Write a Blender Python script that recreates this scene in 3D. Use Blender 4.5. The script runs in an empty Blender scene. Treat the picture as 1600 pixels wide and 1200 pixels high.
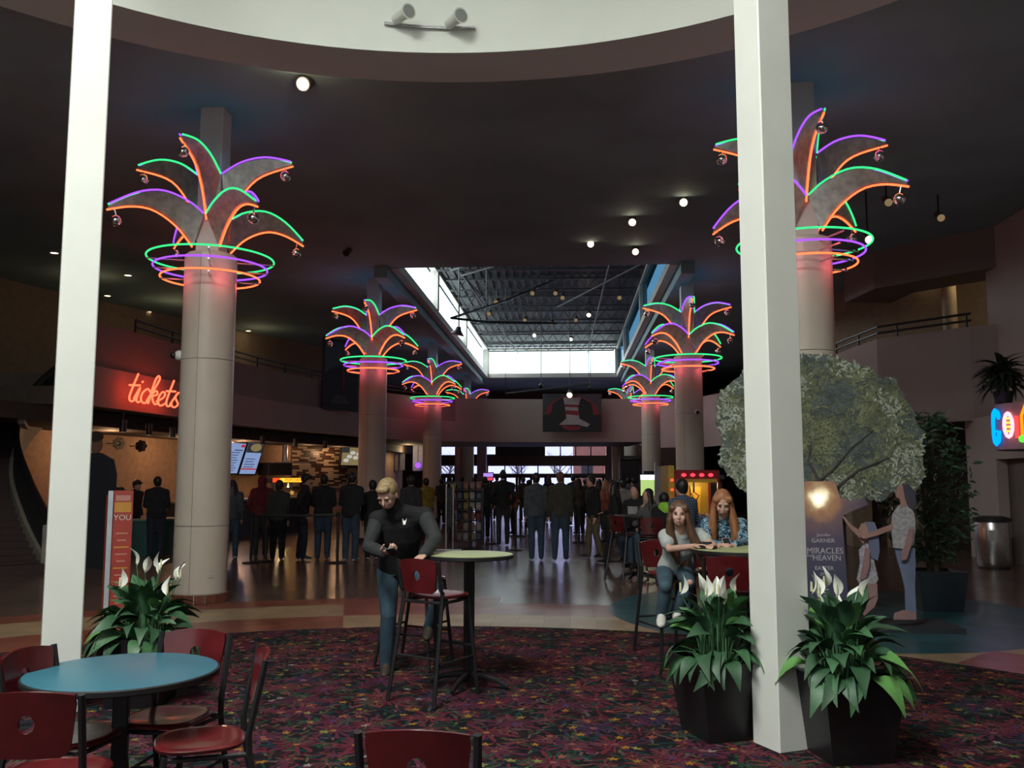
import bpy, bmesh, math, random
from mathutils import Vector, Matrix, Euler
R = math.radians
C = bpy.context.scene.collection
sc = bpy.context.scene

# ---------------------------------------------------------------- camera, sky, key lights, exposure
cam_d = bpy.data.cameras.new('camera'); cam = bpy.data.objects.new('camera', cam_d); C.objects.link(cam)
cam.location = (0, 0, 1.7); cam.rotation_euler = (R(90+5.93), 0, R(3.62))
cam_d.sensor_width = 36; cam_d.lens = 31.5; cam_d.clip_end = 400; cam_d.clip_start = 0.05
sc.camera = cam
w = bpy.data.worlds.new('overcast_sky'); sc.world = w; w.use_nodes = True
wb = w.node_tree.nodes['Background']; wb.inputs[0].default_value = (0.80, 0.92, 1.0, 1); wb.inputs[1].default_value = 2.2

def area(name, loc, rot, sx, sy, power, col, shape='RECTANGLE'):
    d = bpy.data.lights.new(name, 'AREA'); d.shape = shape; d.size = sx; d.size_y = sy
    d.energy = power; d.color = col
    o = bpy.data.objects.new(name, d); C.objects.link(o); o.location = loc; o.rotation_euler = rot
    return o
def point(name, loc, power, col, r=.08):
    d = bpy.data.lights.new(name, 'POINT'); d.energy = power; d.color = col; d.shadow_soft_size = r
    o = bpy.data.objects.new(name, d); C.objects.link(o); o.location = loc
    return o
# daylight falling through the round roof light of the drum above the carpet
area('roof_light_daylight', (-3.0, 1.1, 8.9), (0, 0, 0), 3.4, 3.4, 840, (0.97, 1.0, 0.94), 'DISK')
# daylight through the glazed entrance front behind the viewer
area('entrance_daylight', (-4.0, -3.1, 3.4), (R(90), 0, 0), 6.0, 4.6, 45, (0.86, 0.95, 1.0))
# daylight through the far entrance doors
area('clerestory_daylight_left', (-4.58, 34.8, 7.93), (0, R(-90), 0), 1.0, 24.5, 330, (0.92, 0.97, 1.0))
area('clerestory_daylight_far', (-.9, 47.68, 7.93), (R(-90), 0, 0), 6.6, 1.0, 90, (0.92, 0.97, 1.0))
area('far_door_daylight', (-2.5, 56.6, 2.2), (R(-90), 0, 0), 9.0, 3.0, 420, (0.75, 0.80, 1.0))
sc.view_settings.view_transform = 'Standard'; sc.view_settings.look = 'None'
sc.view_settings.exposure = 0.5; sc.view_settings.gamma = 1.0; sc.view_settings.use_curve_mapping = False
try:
    sc.cycles.use_denoising = True; sc.cycles.max_bounces = 8; sc.cycles.diffuse_bounces = 4
    sc.cycles.glossy_bounces = 4; sc.cycles.transparent_max_bounces = 12; sc.cycles.sample_clamp_indirect = 4.0
except Exception: pass

# ---------------------------------------------------------------- geometry helpers
class MB:
    def __init__(s): s.v = []; s.f = []; s.m = []; s.cur = 0
    def add(s, vs, fs):
        b = len(s.v); s.v += [tuple(x) for x in vs]; s.f += [tuple(i+b for i in f) for f in fs]; s.m += [s.cur]*len(fs); return s
    def box(s, c, d, rz=0, M=None):
        x, y, z = d[0]/2, d[1]/2, d[2]/2; cs, sn = math.cos(rz), math.sin(rz); vs = []
        for (i, j, k) in ((-1,-1,-1),(1,-1,-1),(1,1,-1),(-1,1,-1),(-1,-1,1),(1,-1,1),(1,1,1),(-1,1,1)):
            p = Vector((i*x, j*y, k*z))
            if M is not None: p = M @ p
            vs.append((c[0]+p.x*cs-p.y*sn, c[1]+p.x*sn+p.y*cs, c[2]+p.z))
        return s.add(vs, [(0,3,2,1),(4,5,6,7),(0,1,5,4),(1,2,6,5),(2,3,7,6),(3,0,4,7)])
    def bbox(s, c, d, b=.01, rz=0):              # box with chamfered vertical and horizontal edges
        x, y, z = d[0]/2, d[1]/2, d[2]/2; b = min(b, x*.9, y*.9, z*.9); cs, sn = math.cos(rz), math.sin(rz); vs = []
        for (zz, ins) in ((-z, b), (-z+b, 0), (z-b, 0), (z, b)):
            for (px, py) in ((-x+b+ins*.0, -y+ins), (x-b, -y+ins), (x-ins, -y+b), (x-ins, y-b), (x-b, y-ins), (-x+b, y-ins), (-x+ins, y-b), (-x+ins, -y+b)):
                vs.append((c[0]+px*cs-py*sn, c[1]+px*sn+py*cs, c[2]+zz))
        fs = [tuple(range(7, -1, -1)), tuple(range(24, 32))]
        for r in range(3):
            for i in range(8):
                j = (i+1) % 8; fs.append((r*8+i, r*8+j, r*8+8+j, r*8+8+i))
        return s.add(vs, fs)
    def tube(s, pts, r, n=8, closed=False, caps=True, flat=1.0):
        pts = [Vector(p) for p in pts]; N = len(pts)
        rs = list(r) if hasattr(r, '__len__') else [r]*N
        T = []
        for i in range(N):
            if closed: t = pts[(i+1) % N]-pts[i-1]
            else: t = pts[min(i+1, N-1)]-pts[max(i-1, 0)]
            T.append(t.normalized() if t.length > 1e-9 else Vector((0,0,1)))
        u = T[0].orthogonal().normalized()
        if abs(T[0].z) < .9:
            u = (Vector((0,0,1))-T[0]*T[0].z).normalized()
        vs = []
        for i in range(N):
            u = u-T[i]*u.dot(T[i]); u = u.normalized() if u.length > 1e-6 else T[i].orthogonal().normalized(); v = T[i].cross(u)
            for k in range(n):
                a = 2*math.pi*k/n; vs.append(pts[i]+u*(math.cos(a)*rs[i])+v*(math.sin(a)*rs[i]*flat))
        fs = []
        for i in range(N if closed else N-1):
            j = (i+1) % N
            for k in range(n):
                l = (k+1) % n; fs.append((i*n+k, i*n+l, j*n+l, j*n+k))
        if caps and not closed: fs += [tuple(range(n-1, -1, -1)), tuple((N-1)*n+k for k in range(n))]
        return s.add(vs, fs)
    def cyl(s, a, b, r0, r1=None, n=16): return s.tube([a, b], [r0, r0 if r1 is None else r1], n)
    def lathe(s, prof, n=24, c=(0,0,0), a0=0, a1=2*math.pi, caps=True):
        full = abs(a1-a0-2*math.pi) < 1e-6; K = n if full else n+1; vs = []; fs = []
        for (r, z) in prof:
            for k in range(K):
                a = a0+(a1-a0)*k/n; vs.append((c[0]+r*math.cos(a), c[1]+r*math.sin(a), c[2]+z))
        for i in range(len(prof)-1):
            for k in range(n):
                l = (k+1) % K; fs.append((i*K+k, i*K+l, (i+1)*K+l, (i+1)*K+k))
        if caps and full:
            if prof[0][0] > 1e-6: fs.append(tuple(range(K-1, -1, -1)))
            if prof[-1][0] > 1e-6: fs.append(tuple((len(prof)-1)*K+k for k in range(K)))
        return s.add(vs, fs)
    def ball(s, c, r, n=14, m=8, sc=(1,1,1), M=None):
        vs = []; fs = []
        for i in range(m+1):
            th = math.pi*i/m
            for k in range(n):
                a = 2*math.pi*k/n; p = Vector((r*sc[0]*math.sin(th)*math.cos(a), r*sc[1]*math.sin(th)*math.sin(a), -r*sc[2]*math.cos(th)))
                if M is not None: p = M @ p
                vs.append((c[0]+p.x, c[1]+p.y, c[2]+p.z))
        for i in range(m):
            for k in range(n):
                l = (k+1) % n; fs.append((i*n+k, i*n+l, (i+1)*n+l, (i+1)*n+k))
        return s.add(vs, fs)
    def prism(s, poly, d0, d1, M=None):          # poly in local xy, extruded local z d0..d1, then M
        n = len(poly); vs = []
        for z in (d0, d1):
            for (x, y) in poly:
                p = Vector((x, y, z)); vs.append(M @ p if M is not None else p)
        fs = [tuple(range(n-1, -1, -1)), tuple(range(n, 2*n))]+[(i, (i+1) % n, n+(i+1) % n, n+i) for i in range(n)]
        return s.add(vs, fs)
    def wall(s, path, z0, z1, t):                # thick wall along a plan path (thickness to the left of travel)
        n = len(path); P = [Vector((p[0], p[1])) for p in path]; off = []
        for i in range(n):
            d = (P[min(i+1, n-1)]-P[max(i-1, 0)]).normalized(); off.append(P[i]+Vector((-d.y, d.x))*t)
        vs = []
        for i in range(n):
            a, b = P[i], off[i]
            za, zb = (z0[i] if hasattr(z0, '__len__') else z0), (z1[i] if hasattr(z1, '__len__') else z1)
            vs += [(a.x, a.y, za), (a.x, a.y, zb), (b.x, b.y, zb), (b.x, b.y, za)]
        fs = [(0,1,2,3), tuple(4*(n-1)+k for k in (3,2,1,0))]
        for i in range(n-1):
            for k in range(4):
                l = (k+1) % 4; fs.append((4*i+k, 4*(i+1)+k, 4*(i+1)+l, 4*i+l))
        return s.add(vs, fs)
    def mesh(s, name, mats, smooth=False):
        me = bpy.data.meshes.new(name); me.from_pydata(s.v, [], s.f)
        for m in (mats if isinstance(mats, (list, tuple)) else [mats]): me.materials.append(m)
        if any(s.m): me.polygons.foreach_set('material_index', s.m)
        bm = bmesh.new(); bm.from_mesh(me); bmesh.ops.recalc_face_normals(bm, faces=bm.faces); bm.to_mesh(me); bm.free()
        if smooth:
            me.polygons.foreach_set('use_smooth', [True]*len(me.polygons))
            try: me.set_sharp_from_angle(angle=R(smooth if smooth > 1 else 38))
            except Exception: pass
        return me
    def build(s, name, mats, parent=None, smooth=False, loc=None):
        return link(name, s.mesh(name, mats, smooth), parent, loc)
def link(name, me, parent=None, loc=None, rot=None):
    o = bpy.data.objects.new(name, me); C.objects.link(o)
    if parent: o.parent = parent
    if loc is not None: o.location = loc
    if rot is not None: o.rotation_euler = rot
    return o
def tag(o, label=None, cat=None, group=None, kind=None):
    if label: o['label'] = label
    if cat: o['category'] = cat
    if group: o['group'] = group
    if kind: o['kind'] = kind
    return o
def thing(name, label, cat, loc=(0,0,0), rz=0, group=None):
    o = bpy.data.objects.new(name, None); C.objects.link(o); o.location = loc; o.rotation_euler = (0, 0, rz)
    o.empty_display_size = .1
    return tag(o, label, cat, group)
def struct(o): o['kind'] = 'structure'; return o
def kids(o): return [c for c in C.objects if c.parent == o]
def dup(o, parent=None, loc=None, rz=None, label=None, group=None):
    c = o.copy(); C.objects.link(c)
    if parent is not None: c.parent = parent
    if loc is not None: c.location = loc
    if rz is not None: c.rotation_euler = (0, 0, rz)
    if label: c['label'] = label
    if group: c['group'] = group
    for ch in kids(o): dup(ch, c)
    return c
def arc(cx, cy, r, a0, a1, n): return [(cx+r*math.cos(a0+(a1-a0)*i/n), cy+r*math.sin(a0+(a1-a0)*i/n)) for i in range(n+1)]
def lerp(a, b, t): return a+(b-a)*t
def spline(P, n):                                # Catmull-Rom through points
    P = [Vector(p) for p in P]; out = []
    for i in range(len(P)-1):
        p0, p1, p2, p3 = P[max(i-1, 0)], P[i], P[i+1], P[min(i+2, len(P)-1)]
        for k in range(n):
            t = k/n; out.append(.5*((2*p1)+(p2-p0)*t+(2*p0-5*p1+4*p2-p3)*t*t+(3*p1-p0-3*p2+p3)*t**3))
    return out+[P[-1]]

# ---------------------------------------------------------------- materials
MATS = {}
def new(name):
    m = bpy.data.materials.new(name); m.use_nodes = True; nt = m.node_tree
    return m, nt, nt.nodes['Principled BSDF'], nt.nodes, nt.links
def mat(name, col, rough=.5, metal=0, var=.12, scale=6, bump=0, bscale=80, spec=None, coat=0, alpha=None):
    if name in MATS: return MATS[name]
    m, nt, b, N, L = new(name)
    b.inputs['Roughness'].default_value = rough; b.inputs['Metallic'].default_value = metal
    if spec is not None: b.inputs['Specular IOR Level'].default_value = spec
    if coat: b.inputs['Coat Weight'].default_value = coat; b.inputs['Coat Roughness'].default_value = .12
    tc = N.new('ShaderNodeTexCoord'); nz = N.new('ShaderNodeTexNoise'); nz.inputs['Scale'].default_value = scale; nz.inputs['Detail'].default_value = 4
    L.new(tc.outputs['Object'], nz.inputs['Vector'])
    r = N.new('ShaderNodeValToRGB'); L.new(nz.outputs['Fac'], r.inputs[0])
    r.color_ramp.elements[0].position = .3; r.color_ramp.elements[1].position = .7
    r.color_ramp.elements[0].color = tuple(c*(1-var) for c in col[:3])+(1,); r.color_ramp.elements[1].color = tuple(min(1, c*(1+var)) for c in col[:3])+(1,)
    L.new(r.outputs[0], b.inputs['Base Color'])
    if bump:
        n2 = N.new('ShaderNodeTexNoise'); n2.inputs['Scale'].default_value = bscale; L.new(tc.outputs['Object'], n2.inputs['Vector'])
        bp = N.new('ShaderNodeBump'); bp.inputs['Strength'].default_value = bump; bp.inputs['Distance'].default_value = .01
        L.new(n2.outputs['Fac'], bp.inputs['Height']); L.new(bp.outputs[0], b.inputs['Normal'])
    MATS[name] = m; return m
def glow(name, col, s):
    if name in MATS: return MATS[name]
    m = bpy.data.materials.new(name); m.use_nodes = True; N = m.node_tree.nodes; L = m.node_tree.links; N.clear()
    o = N.new('ShaderNodeOutputMaterial'); e = N.new('ShaderNodeEmission'); e.inputs[0].default_value = tuple(col)+(1,); e.inputs[1].default_value = s
    L.new(e.outputs[0], o.inputs[0]); MATS[name] = m; return m
def glass(name, tint, refl=.06):
    if name in MATS: return MATS[name]
    m = bpy.data.materials.new(name); m.use_nodes = True; N = m.node_tree.nodes; L = m.node_tree.links; N.clear()
    o = N.new('ShaderNodeOutputMaterial'); mx = N.new('ShaderNodeMixShader'); t = N.new('ShaderNodeBsdfTransparent'); g = N.new('ShaderNodeBsdfGlossy')
    t.inputs[0].default_value = tuple(tint)+(1,); g.inputs['Roughness'].default_value = .04; mx.inputs[0].default_value = refl
    L.new(t.outputs[0], mx.inputs[1]); L.new(g.outputs[0], mx.inputs[2]); L.new(mx.outputs[0], o.inputs[0]); MATS[name] = m; return m
M_post = mat('white_gloss_paint', (.68, .685, .64), .32, 0, .03, 3)
M_cream = mat('cream_column_paint', (.57, .495, .42), .42, 0, .05, 2)
M_shaft = mat('upper_shaft_paint', (.66, .57, .53), .6, 0, .06, 2)
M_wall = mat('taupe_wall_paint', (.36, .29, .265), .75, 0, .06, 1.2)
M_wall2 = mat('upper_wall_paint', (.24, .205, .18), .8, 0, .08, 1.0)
M_ceil = mat('charcoal_ceiling_paint', (.25, .36, .38), .8, 0, .15, .6)
M_drum = mat('drum_white_paint', (.86, .88, .82), .7, 0, .03, 1)
M_soffit = mat('ring_soffit_paint', (.72, .77, .76), .8, 0, .04, 1)
M_black = mat('black_powder_coat', (.012, .012, .014), .42, 0, .2, 12)
M_dark = mat('dark_trim', (.02, .02, .022), .6, 0, .2, 6)
M_steel = mat('brushed_steel', (.55, .55, .56), .3, 1, .12, 18)
M_chrome = mat('chrome', (.85, .85, .87), .06, 1, .03, 8)
M_lobe = mat('galvanised_plate', (.52, .50, .47), .38, .75, .28, 9, .15, 30)
M_green = glow('neon_green', (.045, 1.0, .26), .95)
M_purp = glow('neon_violet', (.25, .055, 1.0), 1.6)
M_oran = glow('neon_orange', (1.0, .10, .03), 2.7)
M_red = glow('neon_red', (1.0, .07, .03), 3.6)
M_lamp = glow('warm_lamp', (1.0, .80, .55), 14)
M_lampd = glow('dim_warm_lamp', (1.0, .72, .38), .16)
M_beige = mat('beige_metal', (.46, .43, .38), .6, 0, .05, 3)
M_redwood = mat('cherry_stained_wood', (.085, .007, .009), .28, 0, .25, 9, 0, 80, None, .4)
M_teal = mat('teal_laminate', (.026, .12, .165), .35, 0, .04, 5)
M_lime = mat('lime_laminate', (.37, .41, .20), .4, 0, .04, 5)
M_edge = mat('black_edge_band', (.012, .012, .013), .45, 0, .1, 5)
M_skin = mat('skin', (.50, .28, .21), .55, 0, .06, 14)
M_denim = mat('blue_denim', (.024, .050, .078), .85, 0, .35, 7, .1, 300)
M_glassc = glass('clear_glass', (.93, .97, .96))
M_glassb = glass('blue_tinted_glass', (.20, .32, .40), .08)
M_glassf = glass('tinted_door_glass', (.62, .60, .74), .06)
# ---------------------------------------------------------------- floor and carpet
def floor_mat(name, col, joint=.7, rough=.22, tile=.305, var=.18):
    m, nt, b, N, L = new(name)
    tc = N.new('ShaderNodeTexCoord'); br = N.new('ShaderNodeTexBrick'); br.offset = 0; br.inputs['Scale'].default_value = 1
    br.inputs['Brick Width'].default_value = tile; br.inputs['Row Height'].default_value = tile; br.inputs['Mortar Size'].default_value = .004
    br.inputs['Color1'].default_value = tuple(c*(1-var) for c in col)+(1,); br.inputs['Color2'].default_value = tuple(c*(1+var) for c in col)+(1,)
    br.inputs['Mortar'].default_value = tuple(c*joint for c in col)+(1,)
    L.new(tc.outputs['Object'], br.inputs['Vector'])
    nz = N.new('ShaderNodeTexNoise'); nz.inputs['Scale'].default_value = 60; L.new(tc.outputs['Object'], nz.inputs['Vector'])
    mx = N.new('ShaderNodeMix'); mx.data_type = 'RGBA'; mx.blend_type = 'MULTIPLY'; mx.inputs[0].default_value = .5
    L.new(br.outputs['Color'], mx.inputs[6]); L.new(nz.outputs['Color'], mx.inputs[7]); L.new(mx.outputs[2], b.inputs['Base Color'])
    n2 = N.new('ShaderNodeTexNoise'); n2.inputs['Scale'].default_value = 1.3; L.new(tc.outputs['Object'], n2.inputs['Vector'])
    mr = N.new('ShaderNodeMapRange'); mr.inputs[3].default_value = rough*.7; mr.inputs[4].default_value = rough*1.4; L.new(n2.outputs['Fac'], mr.inputs[0]); L.new(mr.outputs[0], b.inputs['Roughness'])
    bp = N.new('ShaderNodeBump'); bp.inputs['Strength'].default_value = .25; bp.inputs['Distance'].default_value = .004; L.new(br.outputs['Fac'], bp.inputs['Height']); bp.invert = True
    n3 = N.new('ShaderNodeTexNoise'); n3.inputs['Scale'].default_value = 5; L.new(tc.outputs['Object'], n3.inputs['Vector'])
    b2 = N.new('ShaderNodeBump'); b2.inputs['Strength'].default_value = .05; b2.inputs['Distance'].default_value = .02; L.new(n3.outputs['Fac'], b2.inputs['Height']); L.new(bp.outputs[0], b2.inputs['Normal'])
    L.new(b2.outputs[0], b.inputs['Normal']); return m
F_base = floor_mat('brown_floor_tile', (.17, .115, .085))
F_tan = floor_mat('tan_floor_tile', (.40, .285, .165), rough=.36)
F_red = floor_mat('brick_red_floor_tile', (.26, .085, .055), rough=.3)
F_teal = floor_mat('teal_floor_tile', (.035, .12, .14), rough=.3)
floor = struct(MB().box((-1.5, 27, -.1), (36, 64, .2)).build('floor', F_base))
CX, CY, CR = -.97, 3.84, 6.53
def sector(r0, r1, a0, a1, z0, z1):
    n = max(4, int(abs(a1-a0)/4)); A = [R(lerp(a0, a1, i/n)) for i in range(n+1)]
    poly = [(CX+r0*math.cos(a), CY+r0*math.sin(a)) for a in A]+[(CX+r1*math.cos(a), CY+r1*math.sin(a)) for a in reversed(A)]
    mb = MB(); 
    for i in range(n):
        q = [poly[i], poly[i+1], poly[2*n-i], poly[2*n+1-i]]; mb.prism(q, z0, z1)
    return mb
for i, (r0, r1, a0, a1, m) in enumerate(((6.45, 7.5, 47, 104, F_tan), (6.45, 7.5, 104, 156, F_red), (6.45, 7.5, 156, 205, F_tan), (6.45, 7.5, -12, 47, F_red),
        (7.5, 8.5, 104, 150, F_tan), (7.5, 8.5, 47, 104, F_red), (7.5, 8.5, 150, 200, F_red), (7.5, 8.6, 5, 47, F_tan), (8.5, 9.1, 90, 160, F_red))):
    sector(r0, r1, a0, a1, -.02, .002+i*.00005).build('tile_inlay', m, floor)
MB().lathe([(2.7, -.02), (2.7, .0034)], 48, (3.2, 11.8, 0)).build('teal_tile_circle', F_teal, floor)
def carpet_mat():
    m, nt, b, N, L = new('floral_carpet'); b.inputs['Roughness'].default_value = .95; b.inputs['Specular IOR Level'].default_value = .1
    tc = N.new('ShaderNodeTexCoord')
    def V(op, a, bb=None, c=None):
        n = N.new('ShaderNodeVectorMath'); n.operation = op
        for i, x in enumerate((a, bb)):
            if x is None: continue
            if hasattr(x, 'links'): L.new(x, n.inputs[i])
            else: n.inputs[i].default_value = x
        return n
    def S(op, a, bb=None, c=None):
        n = N.new('ShaderNodeMath'); n.operation = op
        for i, x in enumerate((a, bb, c)):
            if x is None: continue
            if hasattr(x, 'links'): L.new(x, n.inputs[i])
            else: n.inputs[i].default_value = x
        return n.outputs[0]
    def mixc(f, a, bb):
        n = N.new('ShaderNodeMix'); n.data_type = 'RGBA'; L.new(f, n.inputs[0])
        for i, x in ((6, a), (7, bb)):
            if hasattr(x, 'links'): L.new(x, n.inputs[i])
            else: n.inputs[i].default_value = tuple(x)+(1,)
        return n.outputs[2]
    nz = N.new('ShaderNodeTexNoise'); nz.inputs['Scale'].default_value = 7; nz.inputs['Detail'].default_value = 2; L.new(tc.outputs['Object'], nz.inputs['Vector'])
    wob = V('MULTIPLY_ADD', nz.outputs['Color'], (.07, .07, 0)); L.new(tc.outputs['Object'], wob.inputs[2])
    P = V('MULTIPLY', wob.outputs[0], (1, 1, 0)).outputs[0]
    def cells(scale, off):
        p = V('ADD', P, (off, off*.7, 0)).outputs[0]
        v = N.new('ShaderNodeTexVoronoi'); v.voronoi_dimensions = '2D'; v.inputs['Scale'].default_value = scale; L.new(p, v.inputs['Vector'])
        d = V('SUBTRACT', p, v.outputs['Position']).outputs[0]
        sx = N.new('ShaderNodeSeparateXYZ'); L.new(d, sx.inputs[0]); ang = S('ARCTAN2', sx.outputs[1], sx.outputs[0])
        ln = V('LENGTH', d).outputs['Value']; sc_ = N.new('ShaderNodeSeparateColor'); L.new(v.outputs['Color'], sc_.inputs[0])
        return sx, ang, ln, sc_.outputs
    def ramp(f, stops):
        r = N.new('ShaderNodeValToRGB'); r.color_ramp.interpolation = 'CONSTANT'; L.new(f, r.inputs[0]); e = r.color_ramp.elements
        while len(e) < len(stops): e.new(.5)
        for i, (p, c) in enumerate(stops): e[i].position = p; e[i].color = tuple(c)+(1,)
        return r.outputs[0]
    def dashes(scale, off, ln_, wd):
        sx, a, l, c = cells(scale, off); th = S('MULTIPLY', c[0], 6.28)
        u = S('ADD', S('MULTIPLY', sx.outputs[0], S('COSINE', th)), S('MULTIPLY', sx.outputs[1], S('SINE', th)))
        v = S('SUBTRACT', S('MULTIPLY', sx.outputs[1], S('COSINE', th)), S('MULTIPLY', sx.outputs[0], S('SINE', th)))
        q = S('ADD', S('POWER', S('DIVIDE', S('ABSOLUTE', u), ln_), 2.0), S('POWER', S('DIVIDE', S('ABSOLUTE', v), wd), 2.0))
        return S('LESS_THAN', q, 1.0), c
    base = mixc(S('GREATER_THAN', nz.outputs['Fac'], .52), (.012, .012, .015), (.026, .014, .018))
    f, c = dashes(10, 3.1, .095, .013)
    base = mixc(f, base, ramp(c[1], [(0, (.012, .05, .05)), (.3, (.02, .055, .03)), (.5, (.085, .012, .026)), (.72, (.022, .028, .07)), (.9, (.09, .085, .09))]))
    f, c = dashes(14, 9.7, .07, .009)
    base = mixc(S('MULTIPLY', f, S('GREATER_THAN', c[2], .4)), base, ramp(c[1], [(0, (.12, .016, .03)), (.4, (.014, .06, .05)), (.6, (.10, .11, .035)), (.82, (.17, .08, .08))]))
    # petalled bursts: long thin radial strokes
    for (scale, off, k, rad, stops) in ((2.5, 0.0, 13, .25, [(0, (.155, .024, .042)), (.35, (.12, .024, .055)), (.65, (.18, .04, .042)), (.9, (.06, .03, .08))]),
                                        (3.9, 5.3, 9, .105, [(0, (.15, .028, .045)), (.5, (.04, .075, .045)), (.72, (.15, .045, .05))])):
        sx, a, l, c = cells(scale, off)
        wav = S('SINE', S('ADD', S('MULTIPLY', a, float(k)), S('MULTIPLY', c[1], 6.28)))
        big = S('SINE', S('MULTIPLY_ADD', a, 5.0, S('MULTIPLY', c[2], 6.28)))
        lim = S('MULTIPLY_ADD', big, rad*.25, rad*.7)
        q = S('DIVIDE', l, lim)
        ink = S('GREATER_THAN', wav, S('SUBTRACT', S('MULTIPLY', q, 1.5), .85))
        base = mixc(S('MULTIPLY', S('LESS_THAN', q, 1.0), ink), base, ramp(c[0], stops))
        base = mixc(S('LESS_THAN', l, rad*.09), base, ramp(c[1], [(0, (.26, .09, .09)), (.35, (.07, .05, .18)), (.7, (.34, .16, .04))]))
    # small stars
    sx, a, l, c = cells(4.6, 11.9)
    lim = S('MULTIPLY_ADD', S('SINE', S('MULTIPLY', a, 5.0)), .010, .024)
    st = S('MULTIPLY', S('LESS_THAN', l, lim), S('GREATER_THAN', c[1], .35))
    base = mixc(st, base, ramp(c[2], [(0, (.38, .19, .025)), (.5, (.34, .10, .06)), (.75, (.26, .25, .07)), (.9, (.32, .26, .25))]))
    n2 = N.new('ShaderNodeTexNoise'); n2.inputs['Scale'].default_value = 260; L.new(tc.outputs['Object'], n2.inputs['Vector'])
    hs = N.new('ShaderNodeMix'); hs.data_type = 'RGBA'; hs.blend_type = 'MULTIPLY'; hs.inputs[0].default_value = .75; L.new(base, hs.inputs[6]); L.new(n2.outputs['Color'], hs.inputs[7])
    L.new(hs.outputs[2], b.inputs['Base Color'])
    bp = N.new('ShaderNodeBump'); bp.inputs['Strength'].default_value = .5; bp.inputs['Distance'].default_value = .005; L.new(n2.outputs['Fac'], bp.inputs['Height']); L.new(bp.outputs[0], b.inputs['Normal'])
    return m
car = thing('carpet', 'round patterned carpet in dark red, green and gold under the cafe tables', 'carpet', (CX, CY, 0))
MB().lathe([(CR, .0), (CR, .012), (CR-.01, .014)], 128).build('pile', carpet_mat(), car)
MB().lathe([(CR+.025, .0), (CR+.025, .008), (CR+.012, .013), (CR, .008)], 128, caps=False).build('edge_strip', mat('brass_strip', (.30, .24, .15), .4, .8), car)

# ---------------------------------------------------------------- ceiling, drum, roof monitor
ZC = 7.0; MX0, MX1, MY0, MY1 = -4.4, 2.65, 22.2, 47.5
cb = MB(); n = 96
def outer(a):                                    # point on the rectangle around the drum
    x0, x1, y0, y1 = -19-CX, 16-CX, -3.6-CY, 14.0-CY; c, s_ = math.cos(a), math.sin(a); t = 1e9
    if c > 1e-9: t = min(t, x1/c)
    if c < -1e-9: t = min(t, x0/c)
    if s_ > 1e-9: t = min(t, y1/s_)
    if s_ < -1e-9: t = min(t, y0/s_)
    return (CX+c*t, CY+s_*t)
RO, RI, ZS = 6.62, 5.86, 6.5
angs = sorted([2*math.pi*i/n for i in range(n)]+[math.atan2(y, x) % (2*math.pi) for x in (-19-CX, 16-CX) for y in (-3.6-CY, 14-CY)])
for i, a in enumerate(angs):
    b_ = angs[(i+1) % len(angs)]; p, q = outer(a), outer(b_); c0 = (CX+RO*math.cos(a), CY+RO*math.sin(a)); c1 = (CX+RO*math.cos(b_), CY+RO*math.sin(b_))
    if RO > min(math.hypot(p[0]-CX, p[1]-CY), math.hypot(q[0]-CX, q[1]-CY)): continue
    cb.prism([c0, p, q, c1], ZC, ZC+.2)
for (x0, x1, y0, y1) in ((-19, MX0, 14, 58), (MX1, 16, 14, 58), (MX0, MX1, 14, MY0), (MX0, MX1, MY1, 58)):
    cb.box(((x0+x1)/2, (y0+y1)/2, ZC+.1), (x1-x0, y1-y0, .2))
ceiling = struct(cb.build('ceiling', M_ceil))
rg = MB(); rg.lathe([(RI, ZS), (RO, ZS), (RO, ZC+.02), (RO-.05, ZC+.02), (RO-.05, ZS+.05), (RI, ZS+.05)], 128, (CX, CY, 0), caps=False)
struct(rg.build('trim_ring', M_soffit, None, 60))
dr = MB(); dr.lathe([(RI, ZS+.001), (RI, 8.75), (RI+.15, 8.75), (RI+.15, ZS+.06)], 128, (CX, CY, 0), caps=False)
struct(dr.build('wall_drum', M_drum, None, 60))
ox, oy = -3.0, 1.1; dc = MB()
for i in range(64):
    a, b_ = 2*math.pi*i/64, 2*math.pi*(i+1)/64
    dc.prism([(ox+1.75*math.cos(a), oy+1.75*math.sin(a)), (CX+6*math.cos(a), CY+6*math.sin(a)), (CX+6*math.cos(b_), CY+6*math.sin(b_)), (ox+1.75*math.cos(b_), oy+1.75*math.sin(b_))], 8.72, 8.85)
struct(dc.build('ceiling_drum', M_drum))
# roof monitor: cream curb, posts, panes on three sides, corrugated deck on bar joists
def mon_wall(name, a, b, posts, gm):
    a, b = Vector(a), Vector(b); d = (b-a).normalized(); nrm = Vector((d.y, -d.x)); Ln = (b-a).length; ang = math.atan2(d.y, d.x)
    mid = (a+b)/2; m = MB(); m.box((mid.x, mid.y, 7.09), (Ln, .2, .22), ang); m.box((mid.x, mid.y, 8.52), (Ln, .2, .12), ang)
    o = struct(m.build(name, M_beige))
    for t in [0]+posts+[Ln]:
        p = a+d*t; MB().box((p.x, p.y, 7.83), (.34, .26, 1.28), ang).build('post', M_beige, o)
    ts = [0]+posts+[Ln]
    for t0, t1 in zip(ts[:-1], ts[1:]):
        p = a+d*(t0+t1)/2; MB().box((p.x, p.y, 7.83), (t1-t0-.34, .02, 1.27), ang).build('pane', gm, o)
    return o
mon_wall('window_1', (MX0, MY0), (MX0, MY1), [6.8, 15.1], M_glassc)
mon_wall('window_2', (MX0, MY1), (MX1, MY1), [], M_glassc)
mon_wall('window_3', (MX1, MY0), (MX1, MY1), [9.2, 18.6], M_glassb)
MB().box(((MX0+MX1)/2, MY0, 7.9), (MX1-MX0, .2, 1.6)).build('wall_monitor', M_ceil)['kind'] = 'structure'
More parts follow.
